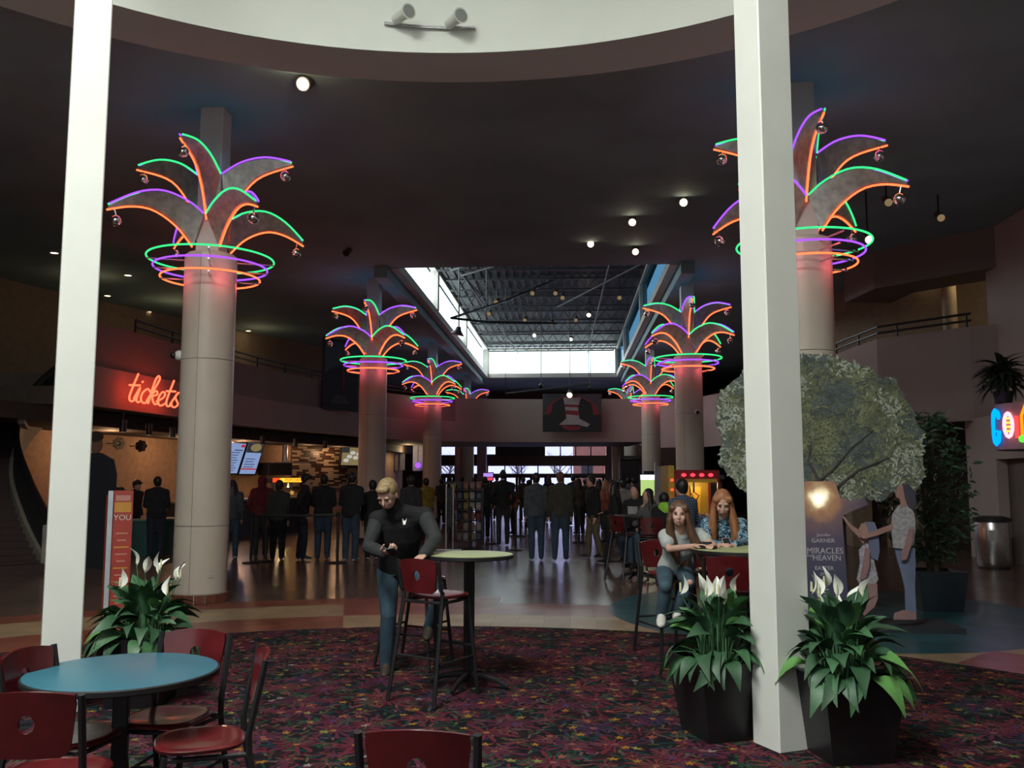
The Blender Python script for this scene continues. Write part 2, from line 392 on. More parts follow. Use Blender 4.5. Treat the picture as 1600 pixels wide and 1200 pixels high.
deck = MB(); deck.box(((MX0+MX1)/2, (MY0+MY1)/2, 8.7), (MX1-MX0+.6, MY1-MY0+.6, .1))
for i in range(24): deck.box((MX0+.2+i*.29, (MY0+MY1)/2, 8.63), (.1, MY1-MY0, .05))
roof = struct(deck.build('ceiling_monitor', mat('dark_roof_deck', (.022, .024, .026), .6)))
M_steeldk = mat('grey_steel_joist', (.06, .06, .063), .55, .3)
for i in range(8):
    y = 24.5+i*3.05; j = MB(); j.box(((MX0+MX1)/2, y, 8.56), (MX1-MX0-.3, .08, .07)); j.box(((MX0+MX1)/2, y, 8.18), (MX1-MX0-.6, .07, .06))
    k = 0; x = MX0+.3
    while x < MX1-.5:
        j.tube([(x, y, 8.19 if k % 2 else 8.55), (x+.28, y, 8.55 if k % 2 else 8.19)], .012, 4); x += .28; k += 1
    j.build('joist', M_steeldk, roof)
for pts, r_ in (([(-3.6, 27, 8.05), (-.9, 24.0, 8.05)], .04), ([(-3.4, 27.6, 8.0), (-.2, 24.2, 8.0)], .04), ([(-3.5, 24, 8.1), (-2.6, 46, 8.1)], .03), ([(1.3, 24, 8.1), (1.0, 46, 8.1)], .03), ([(-.4, 33, 8.0), (2.3, 26, 8.0)], .035), ([(-3.7, 24, 8.12), (-3.1, 31, 8.12)], .03)):
    MB().tube(pts, r_, 8).build('conduit', M_steeldk, roof)
# beams under the monitor curb and dark frames
for x in (MX0-.32, MX1+.32): MB().box((x, 35, 6.87), (.34, 26, .3)).build('trim_beam', M_ceil)['kind'] = 'structure'

# ---------------------------------------------------------------- posts and columns
def post(x, y, rz, s, label):
    m = MB(); m.bbox((0, 0, 4.35), (s, s, 8.7), .008)
    o = m.build('square_post', M_post, None, 30); o.location = (x, y, 0.012); o.rotation_euler = (0, 0, rz); return struct(o)
post(1.335, 5.95, R(26), .262, '')
post(-3.72, 6.5, R(32), .262, '')
COLS = [(-5.10, 12.30), (3.16, 12.00), (-5.2, 23.5), (3.14, 23.6), (-5.36, 35.0), (3.2, 35.2), (-5.3, 46.6), (3.2, 46.6)]
ZCAP = 4.83
def panel(a0, a1, z0, z1, r=.36):
    m = MB(); m.lathe([(r-.03, z0), (r, z0), (r, z1), (r-.03, z1)], 14, (0,0,0), a0, a1, False)
    return m
_shell = None
for i, (x, y) in enumerate(COLS):
    c = MB().lathe([(.335, .0), (.335, ZCAP-.01)], 32).build('column', M_dark); c.location = (x, y, 0); struct(c)
    rot = math.atan2(-y, -x)
    for (z0, z1) in ((.13, 1.03), (1.038, 3.33), (3.338, ZCAP)):
        for k in range(4):
            a = rot+R(-22)+k*math.pi/2; p = panel(a+.006, a+math.pi/2-.006, z0, z1).build('panel', M_cream, c, 40)
    MB().lathe([(.2, 0), (.36, 0), (.33, .05), (.2, .05)], 32, (0, 0, ZCAP-.02)).build('cap', M_cream, c, 40)
    MB().bbox((0, 0, (ZCAP+7.02)/2), (.335, .335, 7.02-ZCAP), .01).build('shaft', M_shaft, c)
    if i < 2:
        t = MB().box((.375, 0, .065), (.02, .135, .11)).mesh('base_tile', F_red)
        for k in range(16): link('base_tile', t, c, (0, 0, 0), (0, 0, rot+k*math.pi/8))
        MB().lathe([(.366, 0), (.366, .125)], 32).build('grout', mat('pale_grout', (.5, .44, .38), .8), c)

# ---------------------------------------------------------------- neon jester-hat fixtures around the columns
def petal(h, prof_top, prof_bot, wid, flip):
    """h: heading; curves of (r, z); V-section plates from the keel to two splayed upper edges"""
    n = 14; T = spline([(r, 0, z) for r, z in prof_top], 5); B = spline([(r, 0, z) for r, z in prof_bot], 5)
    def res(P, n):
        L_ = [0]
        for a, b in zip(P[:-1], P[1:]): L_.append(L_[-1]+(b-a).length)
        out = []
        for i in range(n+1):
            s = L_[-1]*i/n; k = 0
            while k < len(L_)-2 and L_[k+1] < s: k += 1
            out.append(P[k].lerp(P[k+1], (s-L_[k])/max(1e-9, L_[k+1]-L_[k])))
        return out
    T, B = res(T, n), res(B, n); Rz = Matrix.Rotation(h, 3, 'Z'); edges = []
    pl = MB()
    for sgn in (1, -1):
        vs = []; e = []
        for i in range(n+1):
            wv = sgn*wid*(1-i/n)**.8; t = Rz @ Vector((T[i].x, wv, T[i].z)); b = Rz @ Vector((B[i].x, wv*.06, B[i].z))
            o = Rz @ Vector((0, sgn*.012, 0)); vs += [t+o, b+o, t-o, b-o]; e.append(Rz @ Vector((T[i].x, wv+sgn*.02, T[i].z+.02)))
        fs = []
        for i in range(n):
            a, c = 4*i, 4*i+4; fs += [(a, a+1, c+1, c), (a+2, c+2, c+3, a+3), (a, c, c+2, a+2), (a+1, a+3, c+3, c+1)]
        fs += [(0, 2, 3, 1), (4*n, 4*n+1, 4*n+3, 4*n+2)]
        pl.add(vs, fs); edges.append(e)
    keel = [Rz @ Vector((b.x+.012, 0, b.z-.025)) for b in B]
    return pl, edges, keel, Rz @ Vector((T[-1].x, 0, T[-1].z))
def jester(x, y, label, det):
    f = thing('neon_jester_fixture', label, 'neon light', (x, y, ZCAP), 0, 'neon jester hats on the columns')
    S_ = 8 if det else 5; tr = .0135 if det else .019
    UT, UB = [(.18, 1.16), (.45, 1.34), (.78, 1.42), (1.13, 1.37)], [(.21, .52), (.42, .94), (.68, 1.20), (1.15, 1.35)]
    LT, LB = [(.21, .55), (.42, .69), (.75, .78), (1.08, .70), (1.43, .48)], [(.27, .13), (.5, .38), (.82, .55), (1.12, .55), (1.44, .44)]
    for tier, (T, B, hs) in enumerate(((UT, UB, (180, 270, 0, 90)), (LT, LB, (225, 315, 45, 135)))):
        for h in hs:
            pl, ed, keel, tip = petal(R(h), T, B, .15 if tier == 0 else .17, 0)
            p = pl.build('petal', M_lobe, f, 30)
            left, right = (M_green, M_purp) if tier == 0 else (M_purp, M_green)
            for e, m in ((ed[0], left), (ed[1], right)): MB().tube(e, tr, S_).build('neon_tube', m, p, True)
            MB().tube(keel, tr, S_).build('neon_tube', M_oran, p, True)
            bl = MB().ball((tip.x*.93, tip.y*.93, tip.z-.19), .076 if det else .08, 16 if det else 10, 10 if det else 6); bl.tube([(tip.x*.95, tip.y*.95, tip.z-.02), (tip.x*.93, tip.y*.93, tip.z-.12)], .012, 6)
            bl.build('bell', M_chrome, p, 60)
    for (rr, z, m) in ((.87, -.03, M_green), (.78, -.16, M_purp), (.68, -.31, M_oran)):
        g = MB().tube([(rr*math.cos(a), rr*math.sin(a), z) for a in [R(25)+2*math.pi*.985*k/56 for k in range(57)]], tr, S_).build('neon_ring', m, f, True)
        for k in range(4):
            a = R(20)+k*math.pi/2; MB().tube([(.355*math.cos(a), .34*math.sin(a), z-.03), (rr*math.cos(a), rr*math.sin(a), z-.03)], .012, 5).build('bracket', M_steel, g)
    for k in range(4):
        a = R(45)+k*math.pi/2; point('neon_ring_fill', (x+.55*math.cos(a), y+.55*math.sin(a), ZCAP-.36), 1.3, (1, .12, .16), .1)  # added red points that strengthen the rings' glow on the column
    return f
NAMES = ['on the left column nearest the ticket sign', 'on the near right column behind the white post', 'on the second left column by the concession queue', 'on the second right column above the claw machine',
         'on the third left column before the poster bridge', 'on the third right column beside the skylight', 'on the farthest left column above the bridge', 'on the farthest right column above the bridge']
for i, (x, y) in enumerate(COLS): jester(x, y, 'neon jester-hat fixture '+NAMES[i], i < 2)

# ---------------------------------------------------------------- mezzanine: fascia, bridge, parapets, slab
FP = [(-9.72, 17.5), (-9.43, 20.8), (-9.06, 25.3), (-8.2, 29.0), (-7.1, 33.0), (-6.0, 35.3), (-4.6, 36.6), (-3.0, 37.2), (0, 37.5), (3.4, 37.4), (5.4, 36.2), (6.6, 32), (7.05, 26), (7.05, 23.4), (7.22, 21.3), (8.63, 19.65), (9.2, 19.2)]
LP = FP[:9]; 
FL = spline([(x, y, 0) for x, y in FP[:10]], 5); FL = [(p.x, p.y) for p in FL]
FR = FP[9:]
band = struct(MB().wall(FL, 3.15, 3.98, .18).build('wall_left', M_wall, None, 30))
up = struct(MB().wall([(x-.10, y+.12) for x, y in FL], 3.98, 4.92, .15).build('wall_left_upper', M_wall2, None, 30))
struct(MB().wall([(x-.02, y+.02) for x, y in FL[30:]], 3.98, 4.95, .18).build('wall_bridge', M_wall, None, 30))
struct(MB().wall(FR, 2.9, 4.92, .18).build('wall_right_upper', mat('right_wall_paint', (.42, .365, .34), .8, 0, .06, 1)))
struct(MB().wall([(-14.6, 21.6), (-12.2, 21.6)], 3.15, 4.3, .2).build('wall_stair', M_wall))
sl = MB(); 
for (a, b) in zip(FL[:-1], FL[1:]):
    if a[1] < 36.5 or True:
        pa = (-18, a[1]) if a[1] < 34 else (a[0]-.5, 44); pb = (-18, b[1]) if b[1] < 34 else (b[0]-.5, 44)
        sl.prism([(a[0]-.05, a[1]+.02), (b[0]-.05, b[1]+.02), pb, pa], 3.18, 3.55)
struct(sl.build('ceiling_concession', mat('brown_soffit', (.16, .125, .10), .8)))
sr = MB()
for (a, b) in zip(FR[:-1], FR[1:]):
    pa = (a[0]+.05, 44) if a[1] > 36 else (16, a[1]); pb = (b[0]+.05, 44) if b[1] > 36 else (16, b[1])
    sr.prism([(a[0]+.05, a[1]+.02), pa, pb, (b[0]+.05, b[1]+.02)], 3.2, 3.55)
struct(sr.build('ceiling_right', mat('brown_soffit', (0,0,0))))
def railing(path, z, label, h=.30):
    t = thing('railing', label, 'railing', (path[0][0], path[0][1], z)); o = Vector((path[0][0], path[0][1], 0))
    P = [Vector((x, y, 0))-o for x, y in path]
    for k, zz in enumerate((h*.5, h)): MB().tube([p+Vector((0, 0, zz)) for p in P], .028, 6).build('rail', M_black, t)
    d = 0; acc = 0
    for a, b in zip(P[:-1], P[1:]):
        Ls = (b-a).length; s = (1.6-acc) % 1.6
        while s < Ls:
            p = a+(b-a)*(s/Ls); MB().cyl(p, p+Vector((0, 0, h)), .024, n=6).build('baluster', M_black, t); s += 1.6
        acc = (acc+Ls) % 1.6
    return t
railing([(x-.16, y+.14) for x, y in FL[3:31]], 4.92, 'black two-bar railing along the left mezzanine parapet')
railing([(x+.06, y+.06) for x, y in FR[2:7]], 4.92, 'black two-bar railing along the right mezzanine parapet')
# outer shell walls
struct(MB().box((-18, 26, 3.5), (.2, 62, 7)).build('wall_west', M_wall))
wr = MB(); wr.box((9.15, 8.2, 4.95), (.2, 23, 4.1)); struct(wr.build('wall_east', mat('right_wall_paint', (0,0,0))))
struct(MB().box((15.5, 30, 3.5), (.2, 54, 7)).build('wall_east_outer', M_wall2))
fw = MB()
for (x0, x1, z0, z1) in ((-18, -7.2, 0, 9), (2.2, 15.5, 0, 9), (-7.2, 2.2, 6.0, 9), (-7.2, 2.2, 0, .25)): fw.box(((x0+x1)/2, -3.3, (z0+z1)/2), (x1-x0, .2, z1-z0))
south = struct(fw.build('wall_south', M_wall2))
for x in (-7.1, -4.8, -2.5, -.2, 2.1): MB().box((x, -3.25, 3.1), (.08, .1, 5.8)).build('mullion', M_beige, south)
for z in (2.4, 4.2): MB().box((-2.5, -3.25, z), (9.4, .08, .06)).build('transom', M_beige, south)
for k in range(4): MB().box((-5.95+k*2.3, -3.25, 3.1), (2.2, .02, 5.7)).build('pane', glass('entrance_glass', (.22, .25, .25), .08), south)
# ---------------------------------------------------------------- measuring helper: photo pixel + depth along the hall -> world point
_P, _S = R(5.93), R(3.62)
def at(u, v, Y):
    x, z = (u-800)/1400, -(v-600)/1400
    dy, dz = math.cos(_P)-z*math.sin(_P), math.sin(_P)+z*math.cos(_P)
    dx, dy = math.cos(_S)*x-math.sin(_S)*dy, math.sin(_S)*x+math.cos(_S)*dy
    t = Y/dy; return Vector((dx*t, Y, 1.7+dz*t))
def text(name, s, size, m, M, parent=None, ext=.004, spacing=1.0, bevel=0, align='CENTER', sx=1):
    c = bpy.data.curves.new(name, 'FONT'); c.body = s; c.size = size; c.align_x = align; c.align_y = 'CENTER'; c.extrude = ext; c.space_character = spacing
    if bevel: c.fill_mode = 'NONE'; c.bevel_depth = bevel; c.extrude = 0; c.bevel_resolution = 1
    c.resolution_u = 3
    o = bpy.data.objects.new(name, c); me = bpy.data.meshes.new_from_object(o); bpy.data.objects.remove(o); bpy.data.curves.remove(c)
    me.materials.clear(); me.materials.append(m); me.transform(M @ Matrix.Diagonal((sx, 1, 1, 1)))
    return link(name, me, parent)
def frame_M(o, xdir, up=(0,0,1)):                # matrix with local x along xdir, local y up, local z toward viewer side
    x = Vector(xdir).normalized(); y = Vector(up); y = (y-x*y.dot(x)).normalized(); z = x.cross(y)
    return Matrix(((x.x, y.x, z.x, o[0]), (x.y, y.y, z.y, o[1]), (x.z, y.z, z.z, o[2]), (0,0,0,1)))
def grid_wall(name, x0, x1, z0, z1, y, t, holes, m):
    xs = sorted({x0, x1}|{min(max(h[k], x0), x1) for h in holes for k in (0, 2)}); zs = sorted({z0, z1}|{min(max(h[k], z0), z1) for h in holes for k in (1, 3)}); mb = MB()
    for a, b in zip(xs[:-1], xs[1:]):
        for c, d in zip(zs[:-1], zs[1:]):
            mx, mz = (a+b)/2, (c+d)/2
            if b-a < 1e-4 or d-c < 1e-4 or any(h[0] < mx < h[2] and h[1] < mz < h[3] for h in holes): continue
            mb.box((mx, y, mz), (b-a, t, d-c))
    return struct(mb.build(name, m))
# ---------------------------------------------------------------- far entrance wall with windows and doors
YF = 56.0
M_brown = mat('far_brown_wall', (.10, .065, .055), .8)
def hole(u0, v0, u1, v1): a, b = at(u0, v1, YF), at(u1, v0, YF); return (a.x, max(.02, a.z), b.x, b.z)
upper = [hole(690, 691, 711, 712), hole(730, 692, 746, 711), hole(760, 692, 774, 711), hole(852, 694, 947, 713)]
trans = [hole(690, 728, 710, 741), hole(733, 728, 747, 741), hole(763, 728, 945, 741)]
doors = [hole(692, 744, 711, 790), hole(733, 744, 747, 790), hole(765, 744, 945, 790)]
grid_wall('wall_north', -19, 15.5, 0, 7, YF, .25, upper+trans+doors, M_brown)
for i, h in enumerate(upper+trans):
    wn = struct(MB().box(((h[0]+h[2])/2, YF, h[1]+.02), (h[2]-h[0], .2, .04)).build('window_%d' % (4+i), M_dark))
    k = max(1, round((h[2]-h[0])/1.0)); stp = (h[2]-h[0])/k
    for j in range(k):
        MB().box((h[0]+stp*(j+.5), YF, (h[1]+h[3])/2), (stp-.05, .02, h[3]-h[1])).build('pane', M_glassf, wn)
        if j: MB().box((h[0]+stp*j, YF, (h[1]+h[3])/2), (.07, .12, h[3]-h[1])).build('mullion', M_dark, wn)
di = 0
for h in doors:
    k = max(1, round((h[2]-h[0])/.95)); stp = (h[2]-h[0])/k
    for j in range(k):
        di += 1; x = h[0]+stp*(j+.5); d = MB()
        for s in (-1, 1): d.box((x+s*(stp/2-.09), YF, (h[1]+h[3])/2), (.16, .1, h[3]-h[1]))
        d.box((x, YF, h[1]+.15), (stp, .1, .3)); d.box((x, YF, h[3]-.05), (stp, .1, .1)); d.box((x, YF, h[1]+.95), (stp, .08, .06))
        o = struct(d.build('door_%d' % di, M_dark)); MB().box((x, YF, (h[1]+h[3])/2), (stp-.3, .02, h[3]-h[1])).build('pane', M_glassf, o)
        MB().box((x+.2, YF-.08, h[1]+.95), (.04, .06, .5)).build('handle', M_steel, o)
a, b = at(774, 711, YF-.2), at(852, 690, YF-.2)
o = tag(MB().bbox(((a.x+b.x)/2, YF-.2, (a.z+b.z)/2), (b.x-a.x, .12, b.z-a.z), .02).build('sign_board', M_dark), 'wide dark unlit board beside the high blue windows over the far doors', 'sign')
# outside the far doors
g = struct(MB().box((0, 110, -.11), (160, 106, .2)).build('ground_outside', mat('wet_asphalt', (.24, .24, .26), .5, 0, .2, .5)))
bld = thing('brick_building', 'red brick building seen outside through the far right door', 'building', (4.2, 92, 0))
MB().box((0, 0, 2.6), (7.5, 6, 5.2)).build('wall', mat('red_brick', (.42, .17, .10), .8, 0, .2, 2), bld); MB().box((0, 0, 5.35), (7.9, 6.4, .3)).build('roof', M_beige, bld)
for k in range(3): MB().box((-2.4+k*2.4, -3.02, 2.4), (1.1, .08, 1.6)).build('window', M_dark, bld)
for k, (x, y) in enumerate(((-13, 98), (-6, 104), (-1, 99), (9.5, 103))):
    t = thing('bare_tree', 'leafless tree outside the far doors, %s from the left' % ('first', 'second', 'third', 'last')[k], 'tree', (x, y, 0), 0, 'bare trees outside the doors'); rnd = random.Random(k)
    MB().tube([(0,0,-.05), (.05,0,1.4), (0,.1,3)], [.16,.12,.07], 6).build('trunk', mat('grey_bark', (.16,.13,.12), .9), t)
    br = MB()
    for j in range(26):
        a0 = rnd.random()*6.28; z = rnd.uniform(1.3, 3); br.tube([(0,0,z), (.8*math.cos(a0), .8*math.sin(a0), z+.7), (1.5*math.cos(a0+.3), 1.5*math.sin(a0+.3), z+1.6)], [.05,.03,.01], 5)
    br.build('branch', mat('grey_bark', (0,0,0)), t)['kind'] = 'stuff'
# square piers in front of the far wall and pair of round columns to the right
for u0, u1, Y in ((712, 731, 50), (746, 760, 53)):
    a, b = at(u0, 745, Y), at(u1, 745, Y); struct(MB().box(((a.x+b.x)/2, Y, 3.5), (b.x-a.x, .6, 7)).build('pier', M_wall))
a = at(966, 745, 43.5); struct(MB().lathe([(.3, 0), (.3, 3.2)], 20, (a.x, 43.5, 0)).build('column_far', M_cream, None, 40))
struct(MB().box((6.1, 50, 3.5), (.2, 12, 7)).build('wall_far_right', M_brown)); struct(MB().box((4.8, 49.5, 3.5), (2.6, .2, 7)).build('wall_lobby', M_brown))
# ---------------------------------------------------------------- poster on the bridge
def flat_poster(name, label, cat, c, w_, h_, xdir, up, mats_shapes, base, thick=.03, group=None):
    """base panel plus flat printed shapes (polygons in -1..1 coordinates)"""
    M = frame_M((0,0,0), xdir, up); t = thing(name, label, cat, c, 0, group)
    MB().prism([(-w_/2,-h_/2), (w_/2,-h_/2), (w_/2,h_/2), (-w_/2,h_/2)], -thick, 0, M).build('panel', base, t)
    for k, (nm, m, poly) in enumerate(mats_shapes): MB().prism([(x*w_/2, y*h_/2) for x, y in poly], .001, .004+k*.0012, M).build(nm, m, t)
    return t
def ell(cx, cy, rx, ry, n=20, a0=0, a1=2*math.pi): return [(cx+rx*math.cos(a0+(a1-a0)*i/n), cy+ry*math.sin(a0+(a1-a0)*i/n)) for i in range(n if abs(a1-a0) > 6.28 else n+1)]
P_red = mat('printed_crimson', (.22, .02, .03), .6); P_white = mat('printed_grey_white', (.36, .31, .32), .6); P_black = mat('printed_black', (.012, .012, .015), .5); P_sky = mat('printed_dusk', (.05, .045, .055), .6)
a, b = at(848, 675, 36.9), at(940, 615, 36.9)
def band_arc(cx, cy, r0, r1, a0, a1): return ell(cx, cy, r1, r1*1.25, 14, a0, a1)+list(reversed(ell(cx, cy, r0, r0*1.25, 14, a0, a1)))
flat_poster('poster', 'wide dark poster with red and white bands hung on the far bridge', 'poster', ((a.x+b.x)/2, 36.95, (a.z+b.z)/2), b.x-a.x, b.z-a.z, (1, .03, 0), (0,0,1),
    [('print', P_sky, [(-1,-.1), (1,-.1), (1,1), (-1,1)]), ('print', P_red, band_arc(0, -.25, .72, .94, .15, math.pi-.15)), ('print', P_black, [(-1,-1), (1,-1), (1,-.35), (.72,-.1), (.65,.5), (.3,.85), (.2,.2), (-.2,.2), (-.3,.85), (-.65,.5), (-.72,0), (-1,-.25)]),
     ('print', P_white, [(-.45,-.62), (-.2,-.3), (-.24,.3), (-.3,.8), (.3,.8), (.2,.3), (.24,-.3), (.6,-.6), (.5,-.75), (.2,-.62)]), ('print', P_red, [(-.24,.32), (.22,.28), (.22,.42), (-.25,.46)]), ('print', P_red, [(-.22,-.08), (.24,-.14), (.22,.1), (-.22,.14)]), ('print', P_red, [(-.4,-.62), (-.1,-.68), (.3,-.72), (.2,-.9), (-.1,-.92), (-.3,-.8)])], P_black)
# dark hanging picture at the end of the left parapet
a, b = at(490, 640, 29.4), at(557, 536, 30.6)
flat_poster('poster', 'tall dark picture with faint red streaks hung on the left mezzanine', 'poster', ((a.x+b.x)/2+.22, 29.9, (a.z+b.z)/2), 1.7, b.z-a.z, (.5, .86, 0), (0,0,1),
    [('print', mat('printed_slate', (.045, .05, .055), .4), [(-.9,.0), (-.2,.3), (.5,.1), (.95,.4), (.95,.95), (-.9,.95)]), ('print', P_red, [(.0,.55), (.12,.6), (.2,-.2), (.05,-.55), (.08,-.1)]), ('print', mat('printed_slate', (0,0,0)), [(-.6,-.8), (.5,-.8), (.2,-.6), (-.3,-.55)])], mat('printed_black', (0,0,0)))
# ---------------------------------------------------------------- concession stand on the left
M_tan = mat('tan_stand_wall', (.47, .30, .20), .7)
BW = [(-13.6, 14.0), (-12.7, 20.5), (-12.0, 26.5), (-10.9, 30.3), (-8.4, 35.4), (-8.2, 44)]
struct(MB().wall(BW, 0, 3.1, .15).build('wall_concession', M_tan))
lo = MB(); FQ = [(-10.8, 14), (-10.4, 20.5), (-10.0, 25.3), (-9.2, 29.2), (-7.9, 33.6), (-7.6, 44)]
for i in range(5): lo.prism([FQ[i], FQ[i+1], BW[i+1], BW[i]], 2.83, 3.15)
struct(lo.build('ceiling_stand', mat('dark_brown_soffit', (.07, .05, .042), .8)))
struct(MB().box((-15.3, 22.4, 1.57), (5.2, .2, 3.15)).build('wall_under_stair', M_wall)); struct(MB().wall([(-10.7, 17.0), (-13.4, 21.6)], 2.75, 3.15, .12).build('trim_stair_soffit', M_wall))
# warm lamps inside the stand (its own downlights)
for (x, y) in ((-11.3, 21.5), (-10.9, 25.0), (-10.4, 28.0), (-9.3, 31.5), (-8.7, 33.4)): point('stand_downlight', (x, y, 2.6), 22 if y < 30 else 9, (1.0, .58, .30), .1)
point('shop_light', (-7.4, 41, 2.9), 20, (1.0, .75, .4), .1)
# mosaic strips
A, B_ = Vector((-10.9, 30.3, 0)), Vector((-8.4, 35.4, 0)); dd = (B_-A).normalized(); nn = Vector((dd.y, -dd.x, 0)); ang = math.atan2(dd.y, dd.x); rnd = random.Random(4)
mos = struct(MB().box((A+dd*3.75+nn*.02+Vector((0,0,2.05))), (3.7, .04, 1.56), ang).build('wall_mosaic', mat('mosaic_grout', (.20, .15, .11), .8)))
sc_c = mat('cream_tile_strip', (.50, .40, .29), .35); sc_b = mat('brown_tile_strip', (.075, .035, .02), .3)
unit = [MB().box((0, .006, 0), (1, .03, .064)).mesh('tile_strip', m) for m in (sc_c, sc_b)]
for r_ in range(20):
    s = 1.92-rnd.random()*.3; z = 1.32+r_*.077; kk = rnd.random() < .5
    while s < 5.58:
        L_ = rnd.choice((.34, .5, .68)); e = min(s+L_, 5.6); s0 = max(s, 1.92)
        if e-s0 > .08:
            p = A+dd*((s0+e)/2)+nn*(.05+rnd.random()*.015); t = link('tile_strip', unit[kk], mos, (p.x, p.y, z), (0, 0, ang)); t.scale = (e-s0-.01, 1, 1)
        s += L_; kk = not kk if rnd.random() < .85 else kk
# menu boards (lit screens, tipped forward)
S_blue = glow('menu_screen_light', (.26, .36, .62), .62); S_dark = glow('menu_screen_dark', (.05, .05, .06), .4); S_red = glow('menu_red', (.5, .02, .02), .6); S_food = glow('menu_food', (.34, .26, .12), .45); S_line = glow('menu_text', (.10, .13, .25), .5); S_white = glow('menu_white', (.5, .48, .45), .7)
def screen(u0, v0, u1, v1, Y, xdir, tip, label, shapes, base=S_blue, name='menu_screen'):
    c = at((u0+u1)/2, (v0+v1)/2, Y); px = Y/1400; h_ = (v1-v0)*px; x = Vector((xdir[0], xdir[1], 0)).normalized(); n_ = Vector((x.y, -x.x, 0)); w_ = (u1-u0)*px/abs(x.dot(Vector((1, -c.x/Y, 0))))
    w_ = min(w_, 2.0); up = (Vector((0,0,1))+n_*tip).normalized(); M = frame_M((0,0,0), x, up); t = thing(name, label, 'screen', c)
    MB().prism([(-w_/2-.05,-h_/2-.05), (w_/2+.05,-h_/2-.05), (w_/2+.05,h_/2+.05), (-w_/2-.05,h_/2+.05)], -.08, 0, M).build('bezel', M_black, t)
    MB().prism([(-w_/2,-h_/2), (w_/2,-h_/2), (w_/2,h_/2), (-w_/2,h_/2)], .001, .006, M).build('display', base, t)
    for k, (m, poly) in enumerate(shapes): MB().prism([(p*w_/2, q*h_/2) for p, q in poly], .007+.0012*k, .0085+.0012*k, M).build('print', m, t)
    MB().cyl((0,0,h_/2), (-n_.x*.12, -n_.y*.12, 2.84-c.z), .02, n=6).build('bracket', M_black, t)
    return t
def rct(x0, y0, x1, y1): return [(x0,y0), (x1,y0), (x1,y1), (x0,y1)]
lines = [(S_line, rct(-.8, .42-.17*k, .55-.12*(k % 3), .36-.17*k)) for k in range(8)]
screen(352, 691, 378, 741, 28.2, (.45, 1.6), .34, 'lit blue menu screen on the left of the pair over the queue', [(S_red, rct(.5, .75, .95, .92)), (S_red, rct(-.95, .1, -.6, .22)), (S_dark, rct(-.2, .52, .8, .58))]+lines)
screen(381, 691, 406, 742, 29.5, (.45, 1.6), .34, 'lit menu screen with food picture on the right of the pair', [(S_dark, rct(-1, .38, 1, 1)), (S_food, ell(.1, .72, .7, .25)), (S_red, rct(-1, -.72, 1, -.64))]+[(m, [(x, y-.25) for x, y in p]) for m, p in lines[1:5]])
screen(534, 697, 562, 727, 34.3, (.5, 1), .1, 'food picture screen on the strip-tiled wall beside the second column', [(S_dark, rct(-1, .3, -.2, 1))]+[(S_white, ell(-.5+.35*k, -.5+.3*(k % 3)+.1*k, .32, .2, 9)) for k in range(5)], S_food)
# popcorn machine with hood and duct
o = at(440, 800, 29.6); pm = thing('popcorn_machine', 'popcorn warmer with lit red and yellow sign over the queue', 'popcorn machine', (o.x, o.y, 0), R(60))
MB().bbox((0, 0, .5), (1.6, .75, 1.0), .03).build('cabinet', M_dark, pm); MB().box((0, 0, 1.03), (1.62, .77, .06)).build('deck', M_steel, pm)
MB().bbox((0, 0, 1.60), (1.5, .7, .17), .02).build('sign_box', M_dark, pm)
MB().box((-.58, -.352, 1.60), (.3, .012, .14)).build('sign_panel', glow('popcorn_red', (.9, .05, .01), 1.3), pm); MB().box((.15, -.352, 1.60), (1.15, .012, .14)).build('sign_panel', glow('popcorn_yellow', (1.0, .50, .03), 1.1), pm)
text('lettering', 'POPCORN', .15, glow('popcorn_red', (0,0,0), 0), Matrix.Translation((.15, -.362, 1.6)) @ Matrix.Rotation(R(90), 4, 'X'), pm, .002)
case = MB(); 
for s in (-1, 1):
    for q in (-1, 1): case.box((s*.72, q*.32, 1.29), (.04, .04, .48))
case.build('case_frame', M_steel, pm); MB().box((0, -.33, 1.29), (1.4, .01, .44)).build('pane', M_glassc, pm)
pc = MB(); rnd = random.Random(8)
for k in range(90): pc.ball((rnd.uniform(-.6,.6), rnd.uniform(-.25,.25), 1.10+rnd.random()*.1*(1.2-abs(rnd.uniform(-1,1)))), .035, 6, 4)
o2 = pc.build('popcorn', mat('popcorn', (.75, .58, .28), .8), pm); o2['kind'] = 'stuff'
MB().cyl((.3, 0, 1.5), (.3, 0, 1.36), .1, .13, 12).build('kettle', M_steel, pm); MB().ball((-.2, 0, 1.48), .05, 10, 6).build('bulb', M_lamp, pm)
p = pm.matrix_basis @ Vector((-.1, -.15, 1.42)); point('popcorn_lamp', p, 9, (1.0, .6, .25), .04)
o = at(430, 733, 30.7); hd = thing('exhaust_hood', 'dark exhaust hood with a silver duct above the popcorn warmer', 'hood', (o.x, o.y, 0), R(50))
MB().bbox((0, 0, o.z), (.95, .7, .42), .02).build('hood', M_dark, hd); MB().box((.6, -.1, o.z+.24), (1.1, .5, .04)).build('shelf', M_beige, hd); MB().cyl((.38, 0, o.z+.2), (.38, 0, 2.9), .1, n=14).build('duct', M_steel, hd)
